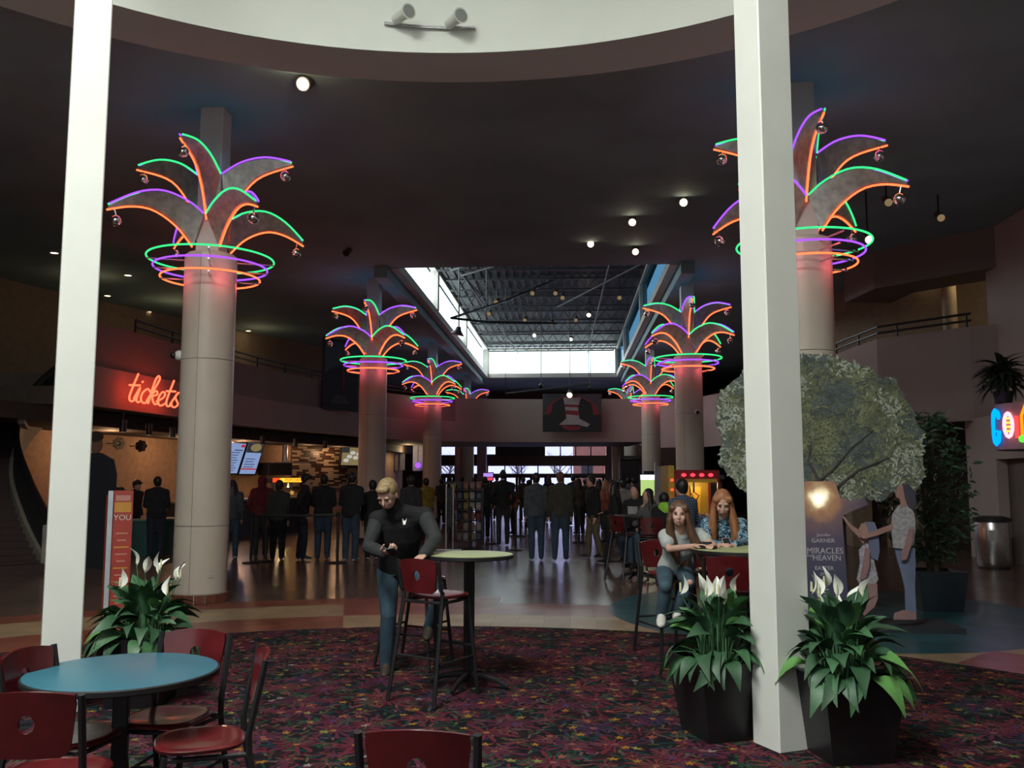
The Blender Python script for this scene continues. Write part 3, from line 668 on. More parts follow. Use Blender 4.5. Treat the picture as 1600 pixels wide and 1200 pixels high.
# serving counter behind the queue and ticket desk
ct = thing('serving_counter', 'long dark serving counter with steel top behind the queue', 'counter', (0,0,0))
MB().wall([(-9.75, 22.6), (-9.3, 26), (-8.6, 28.6)], 0, 1.02, .6).build('base', M_dark, ct); MB().wall([(-9.7, 22.6), (-9.25, 26), (-8.55, 28.6)], 1.02, 1.07, .7).build('top', M_steel, ct)
td = thing('ticket_desk', 'low curved teal ticket desk left of the big column', 'desk', (-8.9, 19.6, 0))
MB().wall([(-2.0, -.9), (-1.0, -.75), (-.35, -.45), (.05, .1), (.15, .8)], 0, .74, .5).build('front', mat('dark_teal_panel', (.035, .13, .115), .5), td, 30)
MB().wall([(-2.0, -.95), (-1.0, -.8), (-.32, -.48), (.1, .08), (.2, .8)], .74, .78, .6).build('desk_top', mat('pale_teal_top', (.14, .28, .24), .4), td, 30)
# pendant spotlights under the fascia
for i, u in enumerate((207, 247, 283, 365, 422, 473, 519)):
    v = 640+ (u-207)*.115; q = atz_ = None
    Yp = 18.9+(u-207)*.036; p = at(u, 650, Yp); x = p.x-.25
    t = thing('pendant_light', 'black cylinder pendant under the left fascia, '+('leftmost of three below the tickets sign', 'middle of three below the tickets sign', 'rightmost of three below the tickets sign', 'over the left menu screen', 'just left of the silver duct', 'over the strip-tiled wall', 'nearest the second column')[i], 'pendant light', (x, Yp+.1, 0), 0, 'pendants under the left fascia')
    MB().cyl((0,0,2.9), (0,0,3.19), .012, n=6).build('stem', M_black, t); MB().cyl((0,0,2.68), (0,0,2.94), .075, .075, 14).build('housing', M_black, t); MB().lathe([(.0,2.676), (.06,2.676), (.06,2.681), (0,2.681)], 14).build('lens', M_lampd if i in (0,1,2,4) else M_black, t)
# neon tickets sign on the fascia
a, b = at(192, 620, 18.6), at(272, 640, 20.6)
M = frame_M(((a.x+b.x)/2+.19, (a.y+b.y)/2, 3.56), (b.x-a.x, b.y-a.y, 0))
tk = thing('neon_sign', 'red neon script sign reading tickets on the left fascia', 'neon sign', M.translation)
SC = {'t': [[(.05,.55),(.45,.6)], [(.30,1.0),(.18,.45),(.14,.12),(.24,.0),(.40,.10)]], 'i': [[(.0,.10),(.16,.52),(.10,.12),(.18,.0),(.30,.08)], [(.20,.72),(.22,.76)]],
      'c': [[(.38,.42),(.26,.52),(.10,.38),(.06,.14),(.20,.0),(.40,.10)]], 'k': [[(.0,.08),(.24,.6),(.36,.95),(.28,1.05),(.18,.8),(.08,.0)], [(.12,.28),(.30,.5),(.38,.38),(.20,.26),(.34,.02),(.50,.08)]],
      'e': [[(.02,.12),(.26,.28),(.32,.44),(.20,.5),(.08,.28),(.12,.04),(.26,.0),(.42,.12)]], 's': [[(.0,.08),(.22,.5),(.28,.56),(.18,.38),(.34,.14),(.22,.0),(.04,.05)]]}
x0 = -1.28
for ch, adv in (('t', .36), ('i', .24), ('c', .34), ('k', .44), ('e', .34), ('t', .36), ('s', .3)):
    for st in SC[ch]:
        P = spline([(x0+px*.95+py*.16, (py-.4)*.62, .03) for px, py in st], 6); MB().tube([M.to_3x3() @ p for p in P], .021, 6).build('neon_tube', M_red, tk, True)
    x0 += adv*.82
point('tickets_glow', M @ Vector((.2, 0, .35)), 6, (1, .05, .02), .3)
# wall screen under the stair, wall reliefs
screen(55, 690, 84, 752, 21.5, (1, .05), 0, 'vertical blue and pink display screen on the wall under the curved stair', [(glow('screen_pink', (.35, .14, .32), .5), ell(.1, -.05, .7, .3)), (glow('screen_navy', (.02, .03, .12), .5), rct(-.9, -.95, .9, -.45)), (S_white, ell(.2, .6, .25, .1, 8)), (S_white, ell(-.2, .78, .1, .05, 8))], glow('screen_blue', (.05, .08, .22), .5), 'wall_screen')
for (u, v, Y, k) in ((186, 693, 22.3, 0), (221, 697, 23.4, 1)):
    c = at(u, v, Y); t = thing('wall_ornament', ['dark round ornament on the tan wall, nearer the white post', 'dark star ornament on the tan wall, nearer the big column'][k], 'ornament', (c.x, c.y, c.z))
    for j in range(7):
        q = j*6.28/7; MB().ball((.11*math.cos(q), -.02, .11*math.sin(q)), .06, 8, 5, (1, .3, 1)).build('petal', M_dark, t)
    MB().ball((0, -.04, 0), .06, 8, 5).build('hub', M_dark, t); MB().cyl((0, -.02, 0), (-.35, .05, 0), .015, n=5).build('mount', M_dark, t)
# red sign kiosk behind the left planter
kx, ky = -5.02, 9.75; ks = thing('sign_totem', 'narrow red and white advertising totem behind the left planter', 'sign', (kx, ky, 0), R(20))
MB().prism([(-.02,-.12), (.18,-.12), (.18,-.09), (.02,.16), (-.02,.16)], 0, 1.55).build('core', mat('totem_red_print', (.36, .045, .03), .5), ks)
MB().box((-.045, -.12, .775), (.05, .06, 1.55)).build('edge_strip', mat('silver_edge', (.52, .56, .60), .35, .3), ks); MB().prism([(-.075,-.11), (-.065,-.11), (-.12,.14), (-.13,.14)], 0, 1.5).build('side_panel', mat('totem_red_print', (0,0,0)), ks)
Mx = Matrix.Translation((.08, -.122, 0)) @ Matrix.Rotation(R(90), 4, 'X')
MB().box((.08, -.121, 1.37), (.17, .004, .11)).build('print', mat('totem_gold', (.55, .25, .04), .5), ks)
text('lettering', 'YOU', .085, mat('totem_white', (.62, .55, .50), .5), Matrix.Translation((0,0,1.255)) @ Mx, ks, .002)
for k in range(14):
    MB().box((.08, -.1215, 1.47 if k == 0 else 1.16-k*.075), (.15-.03*(k % 3), .003, .016 if k else .06)).build('print', mat('totem_pink_print', (.50, .22, .18), .5) if k not in (3, 6) else mat('totem_gold', (0,0,0)), ks)
# dark promotional cut-out of a standing figure behind the totem
cx = at(150, 745, 16.2); cu = thing('cardboard_cutout', 'large dark cardboard cut-out of a suited figure beside the white post', 'cutout', (cx.x, 16.2, 0))
Mc = frame_M((0,0,0), (1, -.1, 0)); MB().prism([(-.42,0), (.38,0), (.40,1.0), (.43,1.75), (.36,2.02), (.10,2.15), (-.14,2.15), (-.4,2.0), (-.46,1.6), (-.42,.9)], 0, .03, Mc).build('suit_print', mat('printed_navy_suit', (.018, .02, .028), .5), cu)
MB().prism(ell(-.02, 2.32, .13, .18), .0, .032, Mc).build('face_print', mat('printed_face', (.16, .08, .05), .6), cu); MB().prism(ell(-.02, 2.45, .14, .10), 0, .034, Mc).build('hair_print', mat('printed_hair', (.03, .02, .015), .6), cu); MB().box((0, .2, .02), (.6, .5, .04)).build('foot', M_dark, cu)
# curved stair at the far left
stair = thing('curved_stair', 'curved stair with cream skirt and dark handrail at the far left', 'stair', (0,0,0))
SP = spline([(-9.45, 15.9, 0), (-10.3, 16.6, .7), (-11.3, 17.7, 1.6), (-12.0, 19.2, 2.6), (-12.1, 20.6, 3.45), (-11.6, 21.6, 4.0)], 7)
sk = MB(); N_ = len(SP)
sk.wall([(p.x, p.y) for p in SP], [max(0, p.z-.25) for p in SP], [p.z+.28 for p in SP], .1); sk.build('skirt', mat('stair_skirt_paint', (.23, .20, .17), .7), stair, 30)
MB().tube([p+Vector((0,0,.95)) for p in SP], .07, 8).build('handrail', M_black, stair, True)
MB().tube([p+Vector((0,0,.62)) for p in SP], .03, 6).build('rail', M_black, stair, True)
gp = MB(); gp.wall([(p.x, p.y) for p in SP], [p.z+.28 for p in SP], [p.z+.90 for p in SP], .03); gp.build('balustrade_panel', M_dark, stair, 30)
nb = MB().bbox((-9.4, 15.85, .42), (.17, .17, .84), .015).build('newel_post', mat('stair_newel', (.30, .28, .24), .6), stair)
tr = MB().box((0, 0, 0), (1.7, .34, .16)).mesh('step', mat('stair_carpet', (.05, .03, .03), .9))
for k in range(0, N_-1, 1):
    p, q = SP[k], SP[k+1]; d = (q-p); a0 = math.atan2(d.y, d.x); l = Vector((-d.y, d.x, 0)).normalized(); c = p+l*.95
    link('step', tr, stair, (c.x, c.y, max(.08, p.z-.02)), (0, 0, a0+math.pi/2))
# gold glint at the stair head, put in as a glowing strip
a = at(183, 545, 21.0); tag(MB().bbox((a.x, a.y, a.z), (.2, .06, .42), .01).build('stair_head_glint', M_lampd), 'small glowing strip for the gold glint at the head of the curved stair', 'light'); bpy.data.objects['stair_head_glint'].rotation_euler = (0, 0, 0)
# shop panels between second and third left columns
for k, (u0, v0, u1, v1, c) in enumerate(((603, 700, 611, 742, (.13,.15,.22)), (617, 700, 622, 735, (.20,.17,.15)), (625, 698, 633, 735, (.16,.17,.22)), (645, 692, 663, 736, (.34,.33,.44)))):
    a, b = at(u0, v1, 42), at(u1, v0, 42)
    tag(MB().bbox(((a.x+b.x)/2, 42, (a.z+b.z)/2), (b.x-a.x, .08, b.z-a.z), .01).build('hanging_banner', mat('banner_%d' % k, c, .7)), 'pale hanging banner %s in the shop past the second left column' % ['narrowest on the left', 'slim brown-grey', 'slim blue-grey', 'widest and palest'][k], 'banner')
    MB().cyl(((a.x+b.x)/2, 42, b.z), ((a.x+b.x)/2, 42, 3.3), .01, n=5).build('cord', M_dark, bpy.data.objects['hanging_banner' if k == 0 else 'hanging_banner.%03d' % k])
for (u, v, m, l) in ((606, 722, M_green, 'small green shop lamp past the second left column'), (653, 727, M_purp, 'small violet shop lamp past the second left column')):
    a = at(u, v, 41.6); t = thing('shop_lamp', l, 'lamp', (a.x, 41.6, a.z)); MB().ball((0,0,0), .13, 10, 6).build('bulb', m, t); MB().cyl((0,0,.1), (0,.05,3.3-a.z), .015, n=5).build('stem', M_dark, t)
# ---------------------------------------------------------------- right side lower walls, door niche, canopy with neon letters
grid = MB(); RW = [(9.2, 14), (8.75, 17.2), (8.75, 17.2)]
struct(MB().box((9.0, 8, 1.5), (.2, 22.4, 3.0)).build('wall_right', mat('right_wall_paint', (0,0,0))))
M_pier = mat('right_wall_paint', (0,0,0))
for (x0, y0, x1, y1, z0, z1, nm) in ((8.62, 18.75, 8.9, 20.1, 0, 2.95, 'pier_right'), (8.62, 16.6, 8.9, 17.45, 0, 2.95, 'pier_right'), (8.62, 17.45, 8.9, 18.75, 2.06, 2.95, 'trim_lintel')):
    struct(MB().box(((x0+x1)/2, (y0+y1)/2, (z0+z1)/2), (x1-x0, y1-y0, z1-z0)).build(nm, M_pier))
dn = struct(MB().box((8.86, 18.1, 1.02), (.06, 1.28, 2.04)).build('door_20', mat('dim_brown_door', (.13, .105, .09), .6))); MB().ball((8.81, 17.6, 1.0), .035, 8, 6).build('door_handle', M_steel, dn)
struct(MB().box((8.2, 22.6, 1.5), (.9, .2, 3)).build('wall_recess', mat('tan_recess', (.25, .19, .13), .8))); struct(MB().box((7.25, 23.2, 1.5), (.5, .5, 3)).build('pier_recess', mat('tan_recess', (0,0,0)))); struct(MB().box((9.6, 24.5, 1.5), (4, .2, 3)).build('wall_recess_back', M_brown))
bk = MB(); bk.wall([(7.05, 23.0), (7.22, 21.3), (8.63, 19.65), (9.25, 19.0)], 6.12, 7.0, 1.2); struct(bk.build('trim_bulkhead', M_wall2)); 
struct(MB().wall([(7.05, 27), (8.4, 25.3), (10.6, 23.0), (12.5, 21)], 3.55, 7.0, .2).build('wall_upper_right', mat('warm_upper_wall', (.26, .20, .14), .8)))
struct(MB().lathe([(.16, 3.55), (.16, 7.0)], 16, (9.05, 21.6, 0)).build('column_upper', mat('warm_upper_column', (.42, .34, .24), .6), None, 40))
struct(MB().wall([(-17, 15), (-14.8, 24), (-12.5, 30), (-10, 36), (-9.5, 44)], 3.55, 7, .2).build('wall_upper_left', mat('warm_upper_wall', (0,0,0))))
cp = thing('entrance_canopy', 'rounded brown canopy box carrying neon letters at the right edge', 'canopy', (0,0,0))
cpth = [(8.62, 16.9), (7.8, 16.6), (7.38, 16.05), (7.28, 15.55), (7.52, 15.1), (8.2, 14.4), (8.88, 13.7)]; cpl = [(p.x, p.y) for p in spline([(x, y, 0) for x, y in cpth], 4)]
MB().wall(cpl, 2.16, 2.93, 1.3).build('fascia', mat('canopy_brown', (.22, .16, .14), .6), cp, 40); 
ns = thing('neon_sign', 'multicoloured neon letter sign on the canopy at the right edge', 'neon sign', (0,0,0))
def on_canopy(s, z, d=.045):
    L_ = 0
    for a, b in zip(cpl[:-1], cpl[1:]):
        a, b = Vector(a), Vector(b); l = (b-a).length
        if L_+l >= s: q = a+(b-a)*((s-L_)/l); n_ = Vector((-(b-a).y, (b-a).x)).normalized(); return Vector((q.x-n_.x*d, q.y-n_.y*d, z))
        L_ += l
    return Vector((cpl[-1][0], cpl[-1][1], z))
N_blue = glow('neon_blue', (.0, .22, 1.0), 1.8); N_pink = glow('neon_pink', (1.0, .25, .35), 2.5); N_yel = glow('neon_yellow', (1.0, .42, .04), 2.0); N_orng = glow('neon_amber', (1.0, .30, .01), 1.0); N_grn = glow('neon_grass', (.10, .9, .05), 1.2)
def neon(pts, m, r=.025, closed=False): MB().tube([on_canopy(s0+(s-s0)*.8, z) for s, z in pts], r, 8, closed).build('neon_tube', m, ns, True)
s0 = 1.80
for off in (0, .055): neon([(s0+.36-off*.3, 2.70-off*.4), (s0+.33-off, 2.79-off), (s0+.2, 2.84-off), (s0+.07+off, 2.78-off), (s0+.03+off, 2.6), (s0+.03+off, 2.42), (s0+.08+off, 2.29+off), (s0+.2, 2.24+off), (s0+.32-off, 2.30+off), (s0+.36-off, 2.46), (s0+.22, 2.47)], N_blue, .024)
neon([(s0+.58+.09*math.cos(a), 2.56+.2*math.sin(a)) for a in [k*6.283/16 for k in range(16)]], N_pink, .028, True)
for k in range(4): neon([(s0+.53, 2.46+k*.07), (s0+.63, 2.46+k*.07)], N_yel, .018)
neon([(s0+.76, 2.34), (s0+.76, 2.7)], N_red := glow('neon_scarlet', (1.0, .03, .03), 2.4), .03)
neon([(s0+.86, 2.34), (s0+.86, 2.7), (s0+.95, 2.88), (s0+1.1, 2.9), (s0+1.22, 2.8), (s0+1.26, 2.5)], N_orng, .025)
p = on_canopy(s0+.70, 2.32, .07); MB().ball(p, .06, 10, 8).build('neon_ball', N_grn, ns)
p = on_canopy(s0+.35, 2.5, .5); point('letter_glow', p, 4, (.7, .3, .8), .2)
# ---------------------------------------------------------------- ceiling spotlights, downlights, track lights
def can(u, v, Y, lit, name='ceiling_spotlight', g='spotlights on the dark ceiling', r=.12, top=None, lbl='warm can spotlight under the dark ceiling', aim=(-.1, -.85, -.5)):
    p = at(u, v, Y); t = thing(name, lbl, 'spotlight', p, 0, g); d = Vector(aim).normalized()
    MB().tube([-d*.26, d*.0, d*.02], [r*.75, r, r], 14).build('housing', mat('can_housing', (.10, .08, .06), .5), t, 40)
    rot = d.to_track_quat('Z', 'Y').to_matrix(); l = MB(); l.lathe([(0, .022), (r*.8, .022), (r*.8, .03), (0, .034)], 14)
    l.v = [tuple(rot @ Vector(x)) for x in l.v]; l.build('lens', lit, t); MB().cyl(-d*.15, (-d.x*.15, -d.y*.15, (top or ZC)-p.z), .015, n=6).build('stem', M_black, t)
    return t
can(474, 131, 11.2, M_lamp, r=.10, lbl='large bright ceiling spotlight beside the white ring, left of centre', g=None)
p = at(474, 133, 10.9); point('spot_glow', p, 2.5, (1, .75, .45), .05)
SPL = ('upper of two unlit ones right of the left jester hat', 'lower of two unlit ones right of the left jester hat', 'lit, between the highest lit one and the skylight', 'lit, highest of the group above the skylight', 'lit, leftmost above the skylight', 'lit, lowest above the skylight corner', 'lit, just right of the right neon rings', 'dim, rightmost of all', 'dim, under the bell of the right jester hat')
for (u, v, Y, l) in ((490, 345, 18.5, M_lampd), (541, 395, 20, M_black), (988, 347, 18, M_lamp), (1068, 316, 16.8, M_lamp), (923, 381, 20, M_lamp), (993, 393, 20.4, M_lamp), (1358, 374, 16.5, M_lamp), (1470, 340, 16.8, M_lampd), (1388, 316, 15.8, M_lampd)):
    can(u, v, Y, l, r=.085, lbl='small ceiling spotlight '+SPL[(490, 541, 988, 1068, 923, 993, 1358, 1470, 1388).index(u)])
TRK = ((920, 492, 34, M_lamp, 'brightest, right of centre'), (835, 524, 40, M_lamp, 'bright, low on the left'), (892, 530, 41, M_lamp, 'bright, lowest in the middle'), (832, 458, 29.5, M_lampd, 'dim, high on the left'), (868, 458, 29.8, M_lampd, 'dim, left of the high middle pair'), (879, 465, 30, M_lampd, 'dim, right of the high middle pair'), (775, 472, 29, M_lampd, 'dim, upper far left'), (764, 490, 30, M_lampd, 'dim, far left'), (900, 500, 36, M_lampd, 'dim, just left of the brightest'), (968, 465, 30, M_lampd, 'dim, far right'), (862, 505, 36, M_lampd, 'dim, middle'), (820, 500, 35, M_lampd, 'dim, left of middle'))
for (u, v, Y, l, d) in TRK:
    can(u, v, Y, l, 'track_spotlight', 'track spotlights under the roof monitor', .09, 8.62, 'spotlight in the roof skylight bay: '+d)
can(890, 617, 36.5, M_lamp, r=.13, top=8.62, lbl='bright spotlight in front of the bridge poster', g=None)
# black lighting track loop and black flood lamp on the left of the monitor
tr = thing('lighting_track', 'black bent lighting track crossing the roof monitor', 'lighting track', (0,0,0)); tp = [at(870, 505, 27), at(760, 503, 26), at(705, 497, 25), at(790, 470, 29), at(870, 436, 31)]
MB().tube(tp, .035, 6).build('rail', M_black, tr)
for q in (tp[1], tp[3]): MB().cyl(q, (q.x, q.y, 8.62), .012, n=5).build('hanger', M_black, tr)
fl = thing('flood_lamp', 'black flood lamp hanging from the track before the left skylight', 'lamp', at(717, 516, 25.3)); q = tp[2]
MB().tube([(0,0,.1), (-.02,0,.0), (-.05,0,-.12)], [.06,.09,.20], 12).build('shade', M_black, fl); MB().cyl((0,0,.08), (0,0,8.60-fl.location.z), .02, n=6).build('stem', M_black, fl)
tr2 = thing('lighting_track', 'grey straight lighting track in front of the bridge', 'lighting track', (0,0,0)); MB().tube([at(790, 615, 36), at(920, 600, 36)], .04, 6).build('rail', M_steeldk, tr2)
for u in (845, 922): 
    q = at(u, 608, 36); can(u, 604 if u < 900 else 608, 36, M_black, 'track_spotlight', 'track spotlights under the roof monitor', .09, 8.62, 'unlit black spotlight over the bridge, '+('left' if u < 900 else 'right')+' of the poster lamp')
for s in (0, 1): q = at((790, 920)[s], (615, 600)[s], 36); MB().cyl(q, (q.x, q.y, 8.62), .012, n=5).build('hanger', M_black, tr2)
# recessed downlights of the mezzanine ceilings
ML = [(200, 430), (168, 462), (232, 487), (388, 517), (424, 534), (455, 549), (460, 562), (1390, 462), (1347, 488), (1308, 510), (1445, 432), (1130, 615), (85, 395)]
MLN = ('left of the left neon rings', 'beside the left white post', 'left of the left column, lower', 'right of the left column, highest', 'right of the left column, second down', 'right of the left column, third down', 'right of the left column, lowest', 'right mezzanine, second from the right', 'right mezzanine, third from the right', 'right mezzanine, nearest the right column', 'right mezzanine, beside the lit column', 'above the cardboard tree, left of the right post', 'farthest left, before the white post')
dl = None
for (u, v) in ML:
    q = at(u, v, 1.0); t_ = (6.985-1.7)/(q.z-1.7); x, y = q.x*t_, t_
    if dl is None:
        dl = thing('downlight', 'small recessed warm downlight '+MLN[0], 'downlight', (x, y, 6.985), 0, 'recessed mezzanine downlights'); MB().lathe([(.09, -.012), (.12, -.012), (.12, .012), (.09, .012)], 18, caps=False).build('trim_ring', M_beige, dl); MB().lathe([(0, -.002), (.09, -.002), (.09, .006), (0, .006)], 18).build('lens', glow('downlight_lens', (1, .82, .5), 4), dl)
    else: dup(dl, None, (x, y, 6.985), None, 'small recessed warm downlight '+MLN[ML.index((u, v))])
for (x, y, p) in ((9.6, 21.0, 7), (10.3, 20.3, 8), (-11.8, 26, 5), (-11, 31, 5), (-12.5, 22.5, 4)): point('mezzanine_lamp', (x, y, 6.3), p, (1, .72, .38), .08)
# track with two wall-washer heads on the drum
tk2 = thing('track_light', 'white two-head track light on the curved drum wall overhead', 'track light', (0,0,0))
a, b = at(598, 31, 9.45), at(741, 33, 9.45); 
def on_drum(u, v, d):
    q = at(u, v, 9.5); s = math.hypot(q.x-CX, q.y-CY); k = (RI-d)/s; return Vector((CX+(q.x-CX)*k, CY+(q.y-CY)*k, q.z))
MB().tube([on_drum(u, 32+((u-670)/70)**2*-1.5, .04) for u in range(600, 743, 14)], .012, 6).build('rail', M_steel, tk2)
MB().tube([on_drum(u, 34.5+((u-670)/70)**2*-1.5, .04) for u in range(600, 743, 14)], .012, 6).build('rail', M_steel, tk2)
for u, v, m in ((640, 31, 0), (722, 34, 1)):
    p = on_drum(u, v, .34); q = on_drum(u-22, v-2, .10); h = MB().tube([q, q.lerp(p, .7), p], [.055, .06, .088], 16).build('lamp_head', M_post, tk2, 40)
    d = (p-q).normalized(); MB().tube([p-d*.01, p+d*.004], [.072, .072], 16).build('lens', mat('grey_lens', (.35, .37, .36), .2, .3), h); MB().cyl(q, on_drum(u-10, 12, .03), .01, n=5).build('hanger', M_steel, h)
    MB().cyl(q, on_drum(u-22, v-1, 0), .015, n=5).build('arm', M_steel, h)
# dome cameras and outlet on the columns
def dome(ci, u, v, lbl):
    x, y = COLS[ci]; p = at(u, v, y); d = Vector((p.x-x, p.y-y, 0)); d = Vector((p.x-x, -math.sqrt(max(.01, .36**2-(p.x-x)**2)), 0)).normalized(); c = Vector((x, y, p.z))+d*.36
    t = thing('security_camera', lbl, 'camera', c); MB().ball(d*.02, .075, 14, 8).build('mount', M_post, t, 60); MB().ball(d*.07+Vector((-.02,-.02,0)), .05, 12, 8).build('dome', M_black, t, 60)
dome(0, 286, 557, 'white security camera with black eye on the left column'); dome(1, 1246, 568, 'white security camera peeping past the white post on the right column'); dome(3, 1086, 646, 'dark security camera on the second right column')
x, y = COLS[0]; p = at(323, 893, y); d = Vector((.25, -.26, 0)).normalized(); c = Vector((x, y, p.z))+d*.366
ot = thing('wall_outlet', 'cream wall outlet low on the left column', 'outlet', c, math.atan2(d.y, d.x)+math.pi/2); MB().bbox((0, 0, 0), (.075, .012, .115), .004).build('plate', M_cream, ot)
for s in (-1, 1): MB().box((0, -.007, s*.025), (.03, .004, .028)).build('socket', M_beige, ot)
# ---------------------------------------------------------------- movie standee around the right column
P_leaf1 = mat('printed_leaf_olive', (.20, .215, .12), .7, 0, .4, 9); P_leaf2 = mat('printed_leaf_pale', (.40, .43, .36), .7, 0, .3, 12); P_leaf3 = mat('printed_leaf_blue', (.115, .14, .145), .7, 0, .4, 8); P_leaf0 = mat('printed_crown', (.13, .15, .11), .75, 0, .5, 7)
sd = thing('movie_standee', 'cardboard movie standee with tree, sunburst panel, girl and woman around the right column', 'standee', (0,0,0)); YS = 10.75
rnd = random.Random(11); cr = at(1284, 668, YS); ctr = Vector((cr.x, YS, cr.z)); poly = []
outl = [(1118, 660), (1122, 620), (1150, 592), (1176, 572), (1210, 560), (1245, 556), (1290, 554), (1325, 566), (1352, 572), (1372, 590), (1400, 592), (1412, 622), (1428, 650), (1443, 684), (1440, 720), (1444, 745), (1428, 772), (1405, 766), (1380, 782), (1350, 778), (1318, 782), (1290, 770), (1255, 776), (1205, 766), (1165, 768), (1140, 744), (1122, 722), (1128, 695)]
op = []
for (u0, v0), (u1, v1) in zip(outl, outl[1:]+outl[:1]):
    for k in range(4):
        t = k/4; j = 4 if k else 0; q = at(lerp(u0, u1, t)+rnd.uniform(-j, j), lerp(v0, v1, t)+rnd.uniform(-j, j), YS); op.append((q.x, q.z))
MX_ = Matrix(((1,0,0,0), (0,0,-1,YS), (0,1,0,0), (0,0,0,1)))
tree = MB().prism(op, -.02, .02, MX_).build('tree_board', P_leaf0, sd)
def inside(x, z):
    c = False
    for (x0, z0), (x1, z1) in zip(op, op[1:]+op[:1]):
        if (z0 > z) != (z1 > z) and x < (x1-x0)*(z-z0)/(z1-z0)+x0: c = not c
    return c
lv = [MB(), MB(), MB()]; cl = [(rnd.uniform(-1.2, 1.2), rnd.uniform(-.9, .8), rnd.uniform(.15, .4)) for _ in range(26)]
cnt = 0
for k in range(8500):
    x, z = ctr.x+rnd.uniform(-1.3, 1.3), ctr.z+rnd.uniform(-.95, .95)
    if not inside(x, z): continue
    rel = (z-ctr.z)/.9; edge = math.hypot((x-ctr.x)/1.25, rel); shade = math.sin(x*7+z*3)+math.sin(z*9-x*4)+rnd.gauss(0, .7)
    w_ = 1 if (shade > 1.1 and (edge > .6 or rel > .4)) or (edge > .9 and rnd.random() < .4) else (2 if shade < -.5 else 0)
    a0 = rnd.random()*6.28; s_ = rnd.uniform(.012, .027); lift = rnd.uniform(-.03, -.022)
    c_, n_ = math.cos(a0), math.sin(a0)
    lv[w_].add([(x+c_*s_*1.5, YS+lift, z+n_*s_*1.5), (x-n_*s_*.6, YS+lift-.004, z+c_*s_*.6), (x-c_*s_*1.5, YS+lift, z-n_*s_*1.5), (x+n_*s_*.6, YS+lift-.006, z-c_*s_*.6)], [(0,1,2,3)])
for m_, b_, nm in ((P_leaf1, lv[0], 'olive'), (P_leaf2, lv[1], 'pale'), (P_leaf3, lv[2], 'blue')): o = b_.build('leaf_print', m_, tree); o['kind'] = 'stuff'
brs = MB()
for (pts) in ([(1255, 770), (1300, 735), (1330, 700), (1365, 672)], [(1290, 770), (1262, 720), (1268, 690)], [(1300, 768), (1340, 735), (1390, 715)], [(1240, 700), (1236, 660), (1250, 630)]): brs.tube([at(u, v, YS-.035) for u, v in pts], [.02, .014, .008, .005][:len(pts)], 5)
brs.build('branch_print', mat('printed_bark', (.07, .06, .06), .7), tree)
# trunk panel with sunburst and lettering
def sun_mat():
    m, nt, b, N, L = new('glowing_sunburst_print'); b.inputs['Roughness'].default_value = .45
    tc = N.new('ShaderNodeTexCoord'); s = at(1282, 777, YS-.16); vm = N.new('ShaderNodeVectorMath'); vm.operation = 'DISTANCE'; L.new(tc.outputs['Object'], vm.inputs[0]); vm.inputs[1].default_value = (s.x, YS-.12, s.z)
    nz = N.new('ShaderNodeTexNoise'); nz.inputs['Scale'].default_value = 9; L.new(tc.outputs['Object'], nz.inputs['Vector'])
    ma = N.new('ShaderNodeMath'); ma.operation = 'MULTIPLY_ADD'; ma.inputs[1].default_value = .14; L.new(nz.outputs['Fac'], ma.inputs[0]); L.new(vm.outputs['Value'], ma.inputs[2])
    r = N.new('ShaderNodeValToRGB'); L.new(ma.outputs[0], r.inputs[0]); e = r.color_ramp.elements
    st = [(.07, (1, .98, .82)), (.17, (1.0, .76, .44)), (.25, (.62, .32, .18)), (.38, (.24, .15, .17)), (.6, (.12, .10, .16)), (1, (.075, .075, .13))]
    while len(e) < len(st): e.new(.5)
    for i, (p, c) in enumerate(st): e[i].position = p; e[i].color = c+(1,)
    L.new(r.outputs[0], b.inputs['Base Color'])
    r2 = N.new('ShaderNodeMapRange'); r2.inputs[1].default_value = .20; r2.inputs[2].default_value = .09; r2.inputs[3].default_value = 0; r2.inputs[4].default_value = 1.0; L.new(ma.outputs[0], r2.inputs[0]); L.new(r2.outputs[0], b.inputs['Emission Strength']); b.inputs['Emission Color'].default_value = (1, .85, .6, 1)  # emission added so the centre of the printed sun glows
    return m
tpx = [(1222, 950), (1322, 950), (1325, 930), (1318, 860), (1314, 800), (1322, 786), (1345, 790), (1372, 778), (1352, 796), (1322, 806), (1318, 770), (1300, 748), (1222, 748)]
tp_ = [at(u, v, YS-.1) for u, v in ((1222, 962), (1326, 962), (1320, 870), (1315, 806), (1332, 798), (1356, 788), (1350, 778), (1330, 782), (1312, 778), (1304, 752), (1222, 752))]
trunk = MB().prism([(p.x, p.z) for p in tp_], -.02, .02, Matrix(((1,0,0,0), (0,0,-1,YS-.1), (0,1,0,0), (0,0,0,1)))).build('trunk_panel', sun_mat(), sd)
T_w = mat('printed_silver_letters', (.58, .56, .60), .5)
for s, u, v, h_, sx in (('Jennifer', 1287, 836, 6.5, 1), ('GARNER', 1286, 845, 8.5, 1.05), ('MIRACLES', 1289, 861, 12.6, .96), ('from', 1267, 868, 6, 1), ('HEAVEN', 1292, 872, 11.6, .96), ('EASTER', 1288, 888, 8, 1.05), ('2016', 1288, 897, 6.5, 1)):
    c = at(u, v, YS-.125); text('lettering', s, h_*YS/1400*1.0, T_w, Matrix.Translation(c) @ Matrix.Rotation(R(90), 4, 'X'), trunk, .002, sx=sx)
for k in range(6): c = at(1290-k % 2*2, 906+k*5, YS-.125); MB().box(c, (.1-.02*(k % 3), .004, .012)).build('fine_print', T_w, trunk)
c = at(1278, 938, YS-.125); MB().box(c, (.11, .006, .03)).build('orange_block', mat('printed_orange', (.55, .20, .05), .5), trunk)
